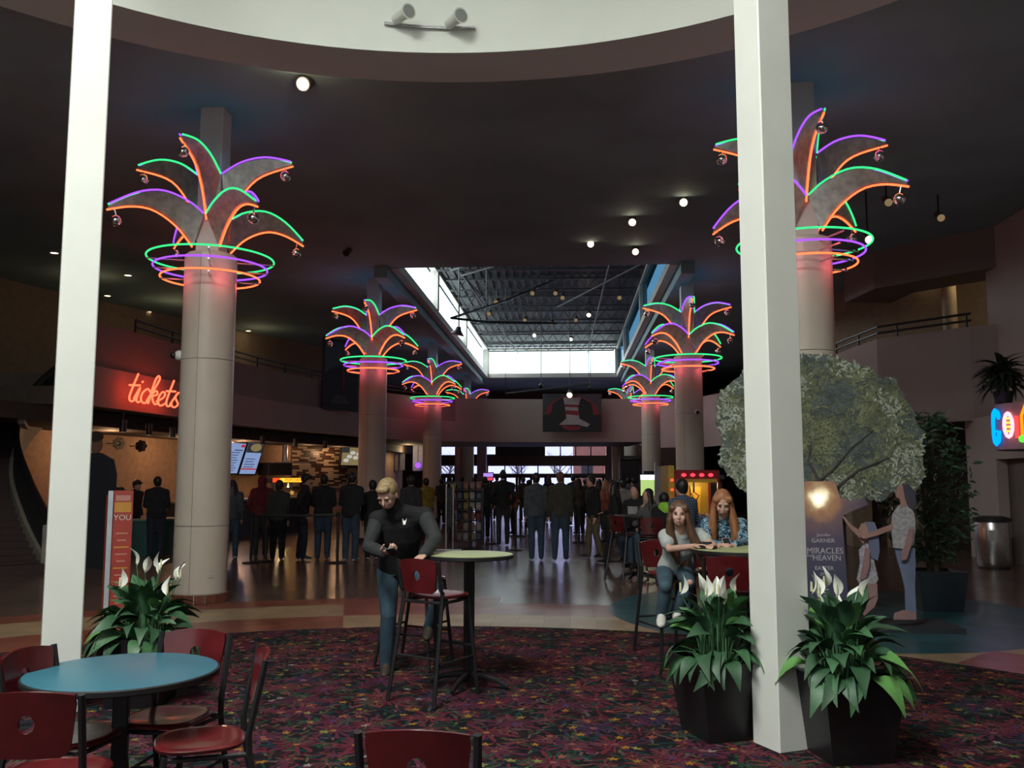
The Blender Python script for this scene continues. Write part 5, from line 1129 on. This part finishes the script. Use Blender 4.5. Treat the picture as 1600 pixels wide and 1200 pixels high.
    if fine:
        for s in (-1, 1):
            e = MB().ball(hc+Xh*s*.030+F*.0795*k_+Uh*.004, 1, 10, 8, (.0125, .008, .0060), Mh).build('eye', mat('eye_dark', (.05, .035, .03), .3), t, 60)
            MB().ball(hc+Xh*s*.031+F*.0835*k_+Uh*.024, 1, 10, 6, (.017, .006, .0035), Mh).build('eyebrow', mat('eyebrow_brown', (.14, .07, .04), .8), t, 60)
        MB().ball(hc+F*.0905*k_-Uh*.061, 1, 10, 6, (.017, .004, .005), Mh).build('lips', mat('lips', (.42, .13, .12), .5), t, 60)
    t['_b'] = 0; del t['_b']; return t, base
def fabric(name, col, var=.25): return mat(name, col, .9, 0, var, 10, .35, 26)
W = lambda u, v, Y: at(u, v, Y)
def hair_mat(name, col, dz=.09):
    m = mat(name, col, .5, 0, .45, 1); N = m.node_tree.nodes; L = m.node_tree.links; nz = [n for n in N if n.type == 'TEX_NOISE'][0]; tc = [n for n in N if n.type == 'TEX_COORD'][0]
    mp = N.new('ShaderNodeMapping'); mp.inputs['Scale'].default_value = (85, 85, 85*dz); L.new(tc.outputs['Object'], mp.inputs[0]); L.new(mp.outputs[0], nz.inputs['Vector'])
    bp = N.new('ShaderNodeBump'); bp.inputs['Strength'].default_value = .6; bp.inputs['Distance'].default_value = .01; L.new(nz.outputs['Fac'], bp.inputs['Height']); L.new(bp.outputs[0], N['Principled BSDF'].inputs['Normal']); return m
M_hairb = hair_mat('blond_hair', (.27, .185, .09), .5); M_hairr = hair_mat('strawberry_hair', (.30, .12, .05)); M_hairn = hair_mat('brown_hair', (.11, .052, .028)); M_hairk = mat('black_hair', (.012, .010, .010), .5)
M_skinl = mat('fair_skin', (.56, .33, .26), .5, 0, .05, 14)
# the man leaning on the stool with a phone
J = dict(head=W(605,773,7.55), neck=W(620,799,7.70), chest=W(627,835,7.85), pel=W(622,885,8.02), shR=W(590,812,7.74), shL=W(664,806,7.76), elR=W(576,855,7.62), wrR=W(600,864,7.36), hdR=W(612,861,7.28), elL=W(681,843,7.55), wrL=W(663,866,7.20), hdL=W(652,876,7.10),
         hpR=W(606,892,8.02), hpL=W(643,892,8.02), knR=W(607,963,7.82), anR=W(604,1038,7.92), toR=W(600,1056,7.72), knL=W(690,928,7.72), anL=W(672,978,7.92), toL=W(667,990,7.72))
m_, b_ = figure('blond young man in black vest and grey sleeves leaning over his phone', J, (-.22, -.84, -.62), fabric('black_vest', (.006, .006, .007)), M_denim, M_hairb, 'short', M_skinl, mat('brown_boot', (.032, .021, .014), .7), fine=True, sleeve_mat=fabric('charcoal_sleeve', (.022, .023, .026)), palm={'R': Vector((.5, -.2, .85)), 'sideR': 1, 'L': Vector((.2, .3, -.9)), 'sideL': -1}, curl=.6, collar=.5)
em = [(x*.75, y*.85) for x, y in ((0,.012), (.008,.0), (.022,.034), (.018,-.004), (.012,-.03), (0,-.034), (-.012,-.03), (-.018,-.004), (-.026,.034), (-.010,.004))]
c = W(632, 815, 7.60)-b_; MB().prism(em, -.004, .004, frame_M(c, (1, .0, 0), (.1, .35, 1))).build('emblem', M_post, m_)
ph = W(613, 862, 7.25); pt = thing('phone', 'dark smartphone in the blond man\'s hand', 'phone', ph); Mp = frame_M((0,0,0), (-1, .1, -.18), (-.15, -.85, .42))
MB().prism([(-.036,-.07), (.036,-.07), (.036,.07), (-.036,.07)], -.004, .004, Mp).build('case', M_black, pt); MB().prism([(-.032,-.062), (.032,-.062), (.032,.062), (-.032,.062)], .004, .005, Mp).build('display', mat('dark_glass_screen', (.02,.02,.025), .15), pt)
# girl in the grey tee
J = dict(head=W(1061,803,8.42), neck=W(1066,832,8.52), chest=W(1062,855,8.62), pel=W(1052,886,8.74), shR=W(1040,838,8.50), shL=W(1091,836,8.60), elR=W(1046,858,8.34), wrR=W(1084,854,8.12), hdR=W(1096,852,8.08), elL=W(1112,850,8.40), wrL=W(1117,853,8.12), hdL=W(1111,852,8.04),
         hpR=W(1039,893,8.72), hpL=W(1067,893,8.72), knR=W(1040,917,8.30), anR=W(1034,960,8.42), toR=W(1032,980,8.24), knL=W(1077,911,8.30), anL=W(1057,956,8.46), toL=W(1062,974,8.28))
g1, b_ = figure('long-haired girl in grey tee on a stool holding a phone, facing the viewer', J, (-.14, -.98, -.03), fabric('heather_grey_tee', (.40, .42, .41), .12), mat('girl_jeans', (.04, .075, .10), .85, 0, .3, 8, .1, 300), M_hairn, 'long', M_skinl, mat('white_sneaker', (.62, .60, .55), .6), sleeves='short', fine=True, female=True, bulk=.84, palm={'R': Vector((0, -.2, -1)), 'sideR': -1, 'L': Vector((0,-.2,-1)), 'sideL': 1}, curl=.35, hs=1.02, collar=.26, sweep=-.045)
kp = MB().ball(Vector(J['knL'])-b_+Vector((.0,-.052,.012)), .03, 10, 6, (1, .5, .9)).build('bare_knee', M_skinl, g1, 60)
ph = W(1103, 852, 8.06); pt = thing('phone', 'dark phone held level by the girl in the grey tee', 'phone', ph); Mp = frame_M((0,0,0), (1, .1, 0), (0, .5, .8)); MB().prism([(-.055,-.033), (.055,-.033), (.055,.033), (-.055,.033)], -.004, .004, Mp).build('case', M_black, pt); MB().prism([(-.05,-.028), (.05,-.028), (.05,.028), (-.05,.028)], .004, .005, Mp).build('display', mat('dark_glass_screen', (0,0,0)), pt)
# red-haired girl in blue patterned jacket
def pattern_mat():
    m, nt, b, N, L = new('blue_patterned_jacket'); b.inputs['Roughness'].default_value = .85; tc = N.new('ShaderNodeTexCoord'); mp = N.new('ShaderNodeMapping'); mp.inputs['Scale'].default_value = (14, 14, 26); L.new(tc.outputs['Object'], mp.inputs[0])
    nz = N.new('ShaderNodeTexNoise'); nz.inputs['Scale'].default_value = 1; nz.inputs['Distortion'].default_value = 1.5; L.new(mp.outputs[0], nz.inputs['Vector']); r = N.new('ShaderNodeValToRGB'); r.color_ramp.interpolation = 'CONSTANT'; L.new(nz.outputs['Fac'], r.inputs[0]); e = r.color_ramp.elements
    st = [(0, (.01, .015, .03)), (.43, (.03, .13, .22)), (.52, (.40, .50, .52)), (.58, (.02, .10, .18)), (.66, (.012, .02, .03))]
    while len(e) < len(st): e.new(.5)
    for i, (p, c) in enumerate(st): e[i].position = p; e[i].color = c+(1,)
    L.new(r.outputs[0], b.inputs['Base Color']); return m
J = dict(head=W(1129,786,8.72), neck=W(1131,814,8.84), chest=W(1131,842,8.92), pel=W(1132,888,9.02), shR=W(1106,820,8.84), shL=W(1157,820,8.84), elR=W(1100,848,8.62), wrR=W(1121,852,8.36), hdR=W(1130,851,8.30), elL=W(1164,848,8.62), wrL=W(1147,852,8.36), hdL=W(1138,851,8.30),
         hpR=W(1119,893,9.0), hpL=W(1146,893,9.0), knR=W(1118,905,8.58), anR=W(1116,955,8.62), toR=W(1115,968,8.45), knL=W(1148,905,8.58), anL=W(1150,955,8.62), toL=W(1151,968,8.45))
g2, b_ = figure('red-haired girl in blue patterned jacket looking down at her phone', J, (-.10, -.90, -.42), pattern_mat(), M_denim, M_hairr, 'long', M_skinl, M_black, fine=True, female=True, bulk=.88, palm={'R': Vector((.3, 0, -.9)), 'sideR': -1, 'L': Vector((-.3,0,-.9)), 'sideL': 1}, curl=.5, hs=1.03, collar=.22)
ph = W(1136, 849, 8.30); pt = thing('phone', 'pink-cased phone in the red-haired girl\'s hands', 'phone', ph); Mp = frame_M((0,0,0), (1, .1, .1), (0, .6, .7)); MB().prism([(-.034,-.06), (.034,-.06), (.034,.06), (-.034,.06)], -.004, .004, Mp).build('case', mat('pink_phone_case', (.5,.3,.3), .4), pt); MB().prism([(-.03,-.055), (.03,-.055), (.03,.055), (-.03,.055)], .004, .005, Mp).build('display', mat('dark_glass_screen', (0,0,0)), pt)
# ---------------------------------------------------------------- the crowd
def stand(u, Y, H=1.75, rz=0, pose='down', stride=0, lean=0, sit=None):
    """joints of an upright person; rz 0 faces +Y (away from the viewer)"""
    x = W(u, 745, Y).x; s = H/1.75; c_, s_ = math.cos(rz), math.sin(rz)
    def p(a, b, z): return Vector((x+(a*c_-b*s_)*s, Y+(a*s_+b*c_)*s, z*s+.006))
    J = dict(pel=p(0, 0, .95), chest=p(0, .02+lean, 1.24), neck=p(0, .02+lean*1.6, 1.47), head=p(0, .05+lean*2, 1.625), shR=p(.172, .01+lean*1.5, 1.405), shL=p(-.172, .01+lean*1.5, 1.405), hpR=p(.09, 0, .92), hpL=p(-.09, 0, .92),
             knR=p(.10, .03+stride*.22, .50), knL=p(-.10, .03-stride*.10, .50), anR=p(.10, stride*.34, .09), anL=p(-.10, -stride*.36, .09+.05*abs(stride)), toR=p(.12, .14+stride*.34, .03), toL=p(-.12, .14-stride*.36, .03+.02*abs(stride)))
    if pose == 'down': J.update(elR=p(.215, -.03, 1.13), wrR=p(.225, .05, .88), elL=p(-.215, -.03, 1.13), wrL=p(-.225, .05, .88))
    elif pose == 'phone': J.update(elR=p(.23, .03, 1.14), wrR=p(.10, .26, 1.18), elL=p(-.23, .03, 1.14), wrL=p(-.08, .27, 1.16))
    elif pose == 'pocket': J.update(elR=p(.27, -.08, 1.14), wrR=p(.21, .06, .95), elL=p(-.27, -.08, 1.14), wrL=p(-.21, .06, .95))
    elif pose == 'reach': J.update(elR=p(.24, .06, 1.15), wrR=p(.22, .32, 1.10), elL=p(-.24, -.03, 1.13), wrL=p(-.25, .05, .88))
    elif pose == 'cheek': J.update(elR=p(.20, .22, 1.12), wrR=p(.08, .16, 1.40), elL=p(-.22, .20, 1.12), wrL=p(-.02, .24, 1.08))
    if sit: 
        for k in J: J[k] = J[k]-Vector((0,0,.95*s-sit)) if k[:2] not in ('an', 'to', 'kn') else J[k]
        for k, a in (('R', .11), ('L', -.11)): J['kn'+k] = p(a, .42, (sit-.02)/s); J['an'+k] = p(a, .40, max(.09, (sit-.45)/s)); J['to'+k] = p(a, .54, max(.03, (sit-.51)/s)); 
    f = Vector((-s_, c_, -.05)); return J, f
K = {n: fabric('cloth_'+n, c) for n, c in dict(black=(.010,.010,.012), navy=(.012,.016,.03), charcoal=(.03,.03,.033), grey=(.07,.07,.072), red=(.13,.012,.018), yellow=(.24,.17,.02), brown=(.035,.027,.018), olive=(.04,.036,.025), khaki=(.12,.09,.06), slate=(.05,.055,.065), denim=(.03,.055,.085), neon=(.30,.62,.05), white=(.3,.3,.3), orange=(.22,.06,.03)).items()}
def plaid(name, a, b_, s=9):
    m, nt, b, N, L = new(name); b.inputs['Roughness'].default_value = .9; tc = N.new('ShaderNodeTexCoord'); ck = []
    for k in range(2):
        wv = N.new('ShaderNodeTexWave'); wv.bands_direction = 'XZ'[k]; wv.inputs['Scale'].default_value = s; L.new(tc.outputs['Object'], wv.inputs['Vector']); g_ = N.new('ShaderNodeMath'); g_.operation = 'GREATER_THAN'; g_.inputs[1].default_value = .7; L.new(wv.outputs['Fac'], g_.inputs[0]); ck.append(g_)
    ad = N.new('ShaderNodeMath'); ad.operation = 'ADD'; L.new(ck[0].outputs[0], ad.inputs[0]); L.new(ck[1].outputs[0], ad.inputs[1]); ml = N.new('ShaderNodeMath'); ml.operation = 'MULTIPLY'; ml.inputs[1].default_value = .5; L.new(ad.outputs[0], ml.inputs[0])
    mx = N.new('ShaderNodeMix'); mx.data_type = 'RGBA'; mx.inputs[6].default_value = a+(1,); mx.inputs[7].default_value = b_+(1,); L.new(ml.outputs[0], mx.inputs[0]); L.new(mx.outputs[2], b.inputs['Base Color']); return m
M_wsh = mat('white_trainer', (.40, .40, .40), .6); PL1 = plaid('dark_plaid', (.012,.014,.014), (.08,.09,.08)); PL2 = plaid('blue_plaid', (.03,.05,.09), (.14,.17,.22))
# u, Y, height, heading, pose, stride, shirt, pants, hair style, hair, label
CROWD = [
 (211, 20.5, 1.62, -1.9, 'down', 0, 'black', 'black', 'cap', M_hairk, 'ticket clerk in black cap behind the teal desk, taller of two'),
 (184, 20.6, 1.45, -1.6, 'down', 0, 'black', 'black', 'cap', M_hairk, 'ticket clerk in black cap behind the teal desk, nearer the white post'),
 (247, 18.4, 1.70, .5, 'phone', 0, 'black', 'navy', 'short', M_hairk, 'dark-coated customer at the teal desk beside the big column'),
 (364, 18.6, 1.63, .35, 'down', 0, 'slate', 'denim', 'long', M_hairk, 'woman with long dark hair and grey top, first in the queue from the big column'),
 (410, 19.0, 1.72, .2, 'pocket', 0, 'red', 'charcoal', 'hood', M_hairk, 'person in red hooded sweatshirt standing in the queue'),
 (436, 18.5, 1.62, .1, 'down', 0, PL1, 'black', 'short', M_hairk, 'person in dark plaid jacket in the queue beside the red hood'),
 (473, 18.3, 1.76, -1.2, 'pocket', .1, 'black', 'navy', 'cap', M_hairk, 'man in black cap and jacket in profile below the popcorn sign'),
 (506, 18.6, 1.74, .1, 'phone', 0, 'black', 'denim', 'short', M_hairk, 'person in long black coat and jeans in mid queue'),
 (549, 18.1, 1.78, -.15, 'phone', 0, 'black', 'denim', 'short', M_hairk, 'man in black jacket and jeans with pale soles at the queue end'),
 (583, 18.6, 1.62, .3, 'down', 0, 'black', 'black', 'short', M_hairk, 'person in black half hidden behind the blond man'),
 (563, 24.5, 1.66, .2, 'down', 0, 'charcoal', 'black', 'short', M_hairk, 'far head in the queue just left of the second column'),
 (642, 19.5, 1.72, .1, 'down', 0, 'charcoal', 'black', 'short', M_hairk, 'person in charcoal sweater right behind the blond man\'s shoulder'),
 (667, 24.0, 1.66, .6, 'phone', 0, 'yellow', 'black', 'short', M_hairk, 'person in mustard yellow jacket by the third column'),
 (757, 25.5, 1.70, .0, 'down', 0, 'black', 'black', 'short', M_hairk, 'dark person left of the tall man near the aisle'),
 (786, 22.6, 1.86, .1, 'pocket', .25, 'black', 'charcoal', 'bun', M_hairk, 'tall person in black with hair up, centre of the aisle'),
 (803, 27.0, 1.50, 1.4, 'reach', 0, 'orange', 'black', 'short', M_hairk, 'short person in orange top behind the tall one'),
 (838, 18.7, 1.78, .12, 'down', .15, 'slate', 'denim', 'short', M_hairk, 'man in slate jacket walking away, left of the pair'),
 (875, 18.6, 1.80, -.1, 'down', .3, 'olive', 'denim', 'short', M_hairn, 'man in olive jacket and jeans walking away, right of the pair'),
 (905, 27.0, 1.66, .4, 'down', 0, 'brown', 'black', 'long', M_hairk, 'woman with dark hair beyond the walking pair'),
 (928, 19.2, 1.72, 1.9, 'down', .3, 'black', 'khaki', 'short', M_hairk, 'person in black coat and khaki trousers crossing the aisle'),
 (949, 23.5, 1.60, 2.2, 'down', 0, 'orange', 'charcoal', 'long', M_hairr, 'person in rust top behind the striding woman'),
 (964, 17.6, 1.60, 1.35, 'reach', .8, 'black', 'black', 'long', M_hairk, 'woman in black shirt striding to the left'),
 (974, 23.0, 1.60, .3, 'down', 0, 'white', 'charcoal', 'short', M_hairk, 'person in pale sleeves behind the striding woman'),
 (1038, 14.7, 1.42, .15, 'down', 0, 'black', 'black', 'short', M_hairk, 'boy in black jacket with neon green hood, seen from behind'),
 (1069, 12.6, 1.66, .55, 'phone', 0, PL2, 'black', 'short', M_hairk, 'dark-haired man in blue plaid shirt behind the seated girl'),
]
for i, (u, Y, H, rz, pose, stride, sh, pa, hs_, hc_, lb) in enumerate(CROWD):
    J, f = stand(u, Y, H, rz, pose, stride, .02)
    t, b_ = figure(lb, J, f, K[sh] if isinstance(sh, str) else sh, K[pa], hc_, hs_, M_skin, M_wsh if i in (5, 8) else M_black, vox=.022, bulk=1.12 if 'coat' in lb or 'jacket' in lb else 1.0, female='woman' in lb, shoe2=M_wsh if i in (3, 6, 8, 9, 21) else None)
    if 'green hood' in lb: h = MB(); hh = Vector(J['neck'])-b_; h.ball(hh+Vector((0,-.07,.02)), .1, 12, 8, (1.15, .6, .9)); h.ball(hh+Vector((0,-.10,-.10)), .07, 10, 8, (1.1, .5, 1.2)); link('hood', remesh(h, .02, K['neon'], 'hood', 2), t)
for (u, Y, H, rz, pose, sh, hs_, hc_, sit, lb) in ((994, 16.1, 1.75, 2.7, 'pocket', 'black', 'short', M_hairk, .76, 'man in black jacket over printed tee sitting at the dim tall table'), (1017, 15.0, 1.62, 2.2, 'cheek', 'grey', 'long', M_hairk, .76, 'woman in grey sleeves resting her cheek on her hand')):
    J, f = stand(u, Y, H, rz, pose, 0, .02, sit); t, b_ = figure(lb, J, f, K[sh], K['denim'], hc_, hs_, M_skin, M_black, vox=.022, female='woman' in lb)
    if 'printed' in lb: MB().prism([(-.09,-.08), (.09,-.08), (.09,.08), (-.09,.08)], -.006, .006, frame_M(Vector(J['chest'])-b_+f*.15+Vector((0,0,.06)), (f.y, -f.x, 0) if f.y < 0 else (1,0,0))).build('tee_print', K['white'], t)
rnd = random.Random(21)
FAR = [(690, 33), (703, 36), (722, 31), (741, 34), (776, 36), (818, 35), (826, 30), (858, 34), (895, 32), (915, 31), (936, 29), (955, 33), (968, 27), (982, 30), (990, 31), (1028, 29)]
base_ = None
for k, (u, Y) in enumerate(FAR):
    J, f = stand(u, Y, rnd.uniform(1.58, 1.82), rnd.uniform(-.6, .6), 'down' if k % 2 else 'phone', 0)
    cl_, hr_ = rnd.choice(('black', 'navy', 'charcoal', 'brown', 'slate')), rnd.choice(('short', 'long', 'short', 'cap'))
    figure('distant %s in %s, %s from the left in the far crowd' % ({'short': 'short-haired figure', 'long': 'long-haired figure', 'cap': 'capped figure'}[hr_], cl_, 'first second third fourth fifth sixth seventh eighth ninth tenth eleventh twelfth thirteenth fourteenth fifteenth sixteenth'.split()[k]), J, f, K[cl_], K['black'], M_hairk, hr_, vox=.032, group='distant crowd before the doors')
bpy.data.scenes.remove(TS)
# ---------------------------------------------------------------- queue posts, sign frame, candy rack, claw machine, arcade items
sp = None; STN = {392: 'at the left end of the queue belt', 415: 'below the plaid jacket', 527: 'at the right end of the queue belt', 735: 'in front of the snack rack', 768: 'left of the tall person in black', 813: 'farther, right of the tall person in black', 806: 'nearer, beside the man in slate', 706: 'behind the silver sign stand', 905: 'right of the man in olive'}
for (u, v) in ((392, 880), (415, 878), (527, 880), (735, 858), (768, 850), (813, 838), (806, 860), (706, 842), (905, 848)):
    q = at(u, v, 1.0); t_ = -1.7/(q.z-1.7); x, y = q.x*t_, t_
    if sp is None:
        sp = thing('stanchion', 'black queue stanchion '+STN[u], 'stanchion', (x, y, .006), 0, 'black queue stanchions'); MB().lathe([(0, 0), (.17, 0), (.17, .015), (.04, .035), (0, .035)], 24).build('base', M_black, sp); MB().cyl((0,0,.03), (0,0,.93), .028, n=10).build('pole', M_black, sp); MB().lathe([(.0,.90), (.04,.90), (.04,.99), (0,1.0)], 14).build('belt_head', M_black, sp)
    else: dup(sp, None, (x, y, .006), None, 'black queue stanchion '+STN[u])
bl = thing('queue_belt', 'black queue belt strung in front of the concession line', 'belt', (0,0,0)); qa, qb, qc = [(-.0,0)]*3
def fl_(u, v): q = at(u, v, 1.0); t_ = -1.7/(q.z-1.7); return Vector((q.x*t_, t_, 0))
MB().tube([fl_(392, 880)+Vector((0,0,.95)), fl_(460, 880)+Vector((0,0,.93)), fl_(527, 880)+Vector((0,0,.95))], .025, 6, flat=.2).build('webbing', M_black, bl)
f_ = fl_(700, 861); sf = thing('sign_stand', 'tall silver double-post sign stand right of the blond man', 'sign stand', (f_.x, f_.y, .006))
MB().cyl((-.05, 0, .02), (-.05, 0, 1.55), .025, n=10).build('post', M_steel, sf); MB().cyl((.10, .1, .02), (.10, .1, 1.55), .02, n=10).build('post', M_steel, sf); MB().box((-.05, 0, .02), (.55, .05, .025)).build('foot', M_steel, sf); MB().box((.1, .1, .02), (.4, .05, .025)).build('foot', M_steel, sf); MB().box((.02, .05, 1.56), (.24, .16, .05)).build('cap', M_dark, sf); MB().box((.025, .05, 1.0), (.12, .012, .9)).build('dark_panel', M_dark, sf)
f_ = fl_(728, 853); cy = thing('candy_rack', 'dark wire rack of snack bags right of the sign stand', 'rack', (f_.x, f_.y, .006))
for s in (-1, 1): MB().box((s*.42, 0, .72), (.03, .35, 1.4)).build('side_frame', M_dark, cy)
for k in range(6): MB().box((0, 0, .12+k*.25), (.84, .34, .02)).build('shelf', M_dark, cy)
rnd = random.Random(3); bagc = [mat('bag_%d' % k, c, .45) for k, c in enumerate(((.22,.16,.15), (.20,.04,.05), (.24,.19,.06), (.10,.11,.14), (.30,.27,.26), (.05,.08,.12), (.25,.12,.08)))]
bagm = []; ORD = ('first', 'second', 'third', 'fourth', 'fifth', 'sixth')
for m in bagc:
    b = MB(); b.bbox((0, 0, .095), (.135, .06, .16), .022); b.box((0, 0, .185), (.13, .012, .02)); b.box((0, 0, .004), (.12, .05, .01)); bagm.append(b.mesh('bag', m, True))
for k in range(6):
    for j in range(5):
        ci = rnd.randrange(7); q = link('snack_bag', bagm[ci], None, (f_.x-.32+j*.16, f_.y-.04+rnd.uniform(-.03,.03), .138+k*.25), (0, 0, rnd.uniform(-.3,.3))); tag(q, ('dusky pink', 'red', 'gold', 'slate grey', 'pale', 'dark blue', 'orange')[ci]+' snack bag, '+ORD[j]+' from left, '+ORD[k]+' shelf up of wire rack', 'snack bag', 'snack bags on the wire rack')
# claw machine
o = at(1082, 745, 16.6); cm = thing('claw_machine', 'red and yellow claw machine with four red lamps behind the girls', 'claw machine', (o.x, 16.6, .006), R(4))
M_cmr = mat('claw_red', (.22, .015, .02), .4); M_cmy = mat('claw_yellow', (.50, .30, .03), .45)
MB().bbox((0, 0, .38), (.80, .8, .76), .02).build('cabinet', M_cmr, cm); MB().bbox((0, 0, 1.71), (.82, .82, .22), .02).build('marquee', M_cmr, cm)
for s in (-1, 1):
    for q in (-1, 1): MB().box((s*.385, q*.385, 1.18), (.05, .05, .86)).build('corner_post', M_cmr, cm)
for k in range(4): MB().ball((-.24+k*.16, -.415, 1.73), .038, 10, 6, (1.2, .5, .8)).build('lamp', glow('claw_lamp', (1, .03, .05), 2.2), cm)
MB().box((0, -.413, 1.63), (.7, .01, .06)).build('marquee_print', M_cmy, cm); MB().box((0, .36, 1.18), (.72, .02, .84)).build('back_panel', mat('claw_back', (.42, .24, .02), .5), cm); MB().box((0, -.385, 1.18), (.72, .01, .82)).build('pane', M_glassc, cm)
MB().box((-.46, .0, .95), (.10, .8, 1.9)).build('side_panel', M_cmy, cm)
for k in range(8): MB().ball((-.45, -.41, .45+k*.17), .03, 8, 6, (1, .6, .8)).build('lamp', glow('claw_lamp2', (1, .09, .03), 1.3), cm)
MB().tube([(.02, .0, 1.6), (.02, 0, 1.42)], .02, 8).build('claw_arm', M_chrome, cm)
for k in range(3): a = k*2.09; MB().tube([(.02, 0, 1.42), (.02+.09*math.cos(a), .09*math.sin(a), 1.36), (.02+.04*math.cos(a), .04*math.sin(a), 1.27)], .01, 6).build('claw', M_chrome, cm)
rnd = random.Random(2)
for k in range(16):
    tl = ('amber', 'red', 'blue', 'pale', 'gold')[k % 5]+' plush toy in the claw machine, '+ORD[k % 4]+' from the left, '+ORD[k//4]+' row'
    q = MB(); q.ball((0,0,0), .09, 10, 6); q.ball((.0,-.02,.10), .06, 10, 6); q.ball((-.045,-.02,.15), .025, 6, 4); q.ball((.045,-.02,.15), .025, 6, 4); tag(q.build('plush_toy', mat('plush_%d' % (k % 5), ((.5,.3,.05), (.4,.08,.08), (.12,.2,.4), (.45,.42,.4), (.5,.4,.08))[k % 5], .9), None, 60, (o.x-.26+.17*(k % 4), 16.38+.15*(k//4), .87)), tl, 'plush toy', 'plush toys in the claw machine')
MB().prism([(-.06, -.3), (.06, -.3), (.1, .3), (-.1, .3)], 0, .02, frame_M((.12, .33, 1.22), (1, 0, 0))).build('prize_chute_print', mat('claw_amber', (.75, .42, .03), .4), cm)
point('claw_lamp_light', cm.matrix_basis @ Vector((.15, 0, 1.55)), 5, (1, .75, .3), .04)
# lit arcade screen, pale feather banner, dark games behind
a, b = at(1001, 775, 26), at(1022, 742, 26); lt = thing('lit_sign', 'white and lime lit panel under the third right column', 'lit sign', ((a.x+b.x)/2, 26, 0)); MB().bbox((0, 0, (a.z+b.z)/2), (b.x-a.x+.06, .12, b.z-a.z+.06), .02).build('frame', M_dark, lt); MB().box((0, -.065, lerp(a.z, b.z, .4)), (b.x-a.x, .012, (b.z-a.z)*.75)).build('lit_face', glow('lime_face', (.55, .8, .25), .6), lt); MB().box((0, -.067, b.z-.07), (b.x-a.x, .014, .14)).build('lit_strip', glow('white_strip', (1, .98, 1), 1.6), lt); MB().box((0, 0, a.z/2), (.1, .1, a.z)).build('post', M_dark, lt)
q = fl_(1033, 838); fb = thing('feather_banner', 'pale grey curved banner between the boy and the claw machine', 'banner', (at(1033, 745, 19.5).x, 19.5, .006)); Mb = frame_M((0,0,0), (1, .2, 0)); MB().prism([(-.16, .15), (.22, .15), (.24, .9), (.18, 1.4), (.02, 1.85), (-.1, 1.98), (-.14, 1.6)], -.008, .008, Mb).build('cloth', mat('pale_banner', (.26, .24, .25), .8), fb); MB().cyl((-.15, 0, 0), (-.13, 0, 2.0), .012, n=6).build('pole', M_steel, fb); MB().lathe([(0, 0), (.2, 0), (.2, .02), (0, .03)], 16, (-.15, 0, 0)).build('base', M_dark, fb)
for (u, Y, w_, h_, l) in ((1103, 20.5, .7, 1.75, 'tall dark arcade cabinet right of the claw machine'), (985, 38, .9, 2.6, 'tall dark machine beside the far right columns'), (1036, 30, 1.3, 1.9, 'wide dark machine beyond the pale banner')):
    o = at(u, 745, Y); g = thing('arcade_cabinet', l, 'arcade machine', (o.x, Y, .006)); MB().bbox((0, 0, h_*.25), (w_, .8, h_*.5), .02).build('body', M_dark, g); MB().bbox((0, .12, h_*.72), (w_, .56, h_*.45), .02).build('screen_hood', M_dark, g); MB().box((0, -.17, h_*.72), (w_*.8, .01, h_*.3)).build('display', mat('dark_glass_screen', (0,0,0)), g); MB().box((0, -.14, h_*.97), (w_, .5, .1)).build('marquee', M_dark, g)
o = at(763, 744, 30); us = thing('lit_sign', 'small violet and red lit screen on a stand in the crowd', 'lit sign', (o.x, 30, 0)); MB().bbox((0, 0, 1.72), (.36, .1, .28), .01).build('frame', M_dark, us); MB().box((0, -.055, 1.77), (.32, .012, .12)).build('lit_face', glow('violet_face', (.35, .2, .7), 1), us); MB().box((0, -.055, 1.64), (.32, .012, .1)).build('lit_face', glow('red_face', (.6, .05, .1), .9), us); MB().cyl((0,0,0.006), (0,0,1.6), .03, n=8).build('post', M_dark, us)
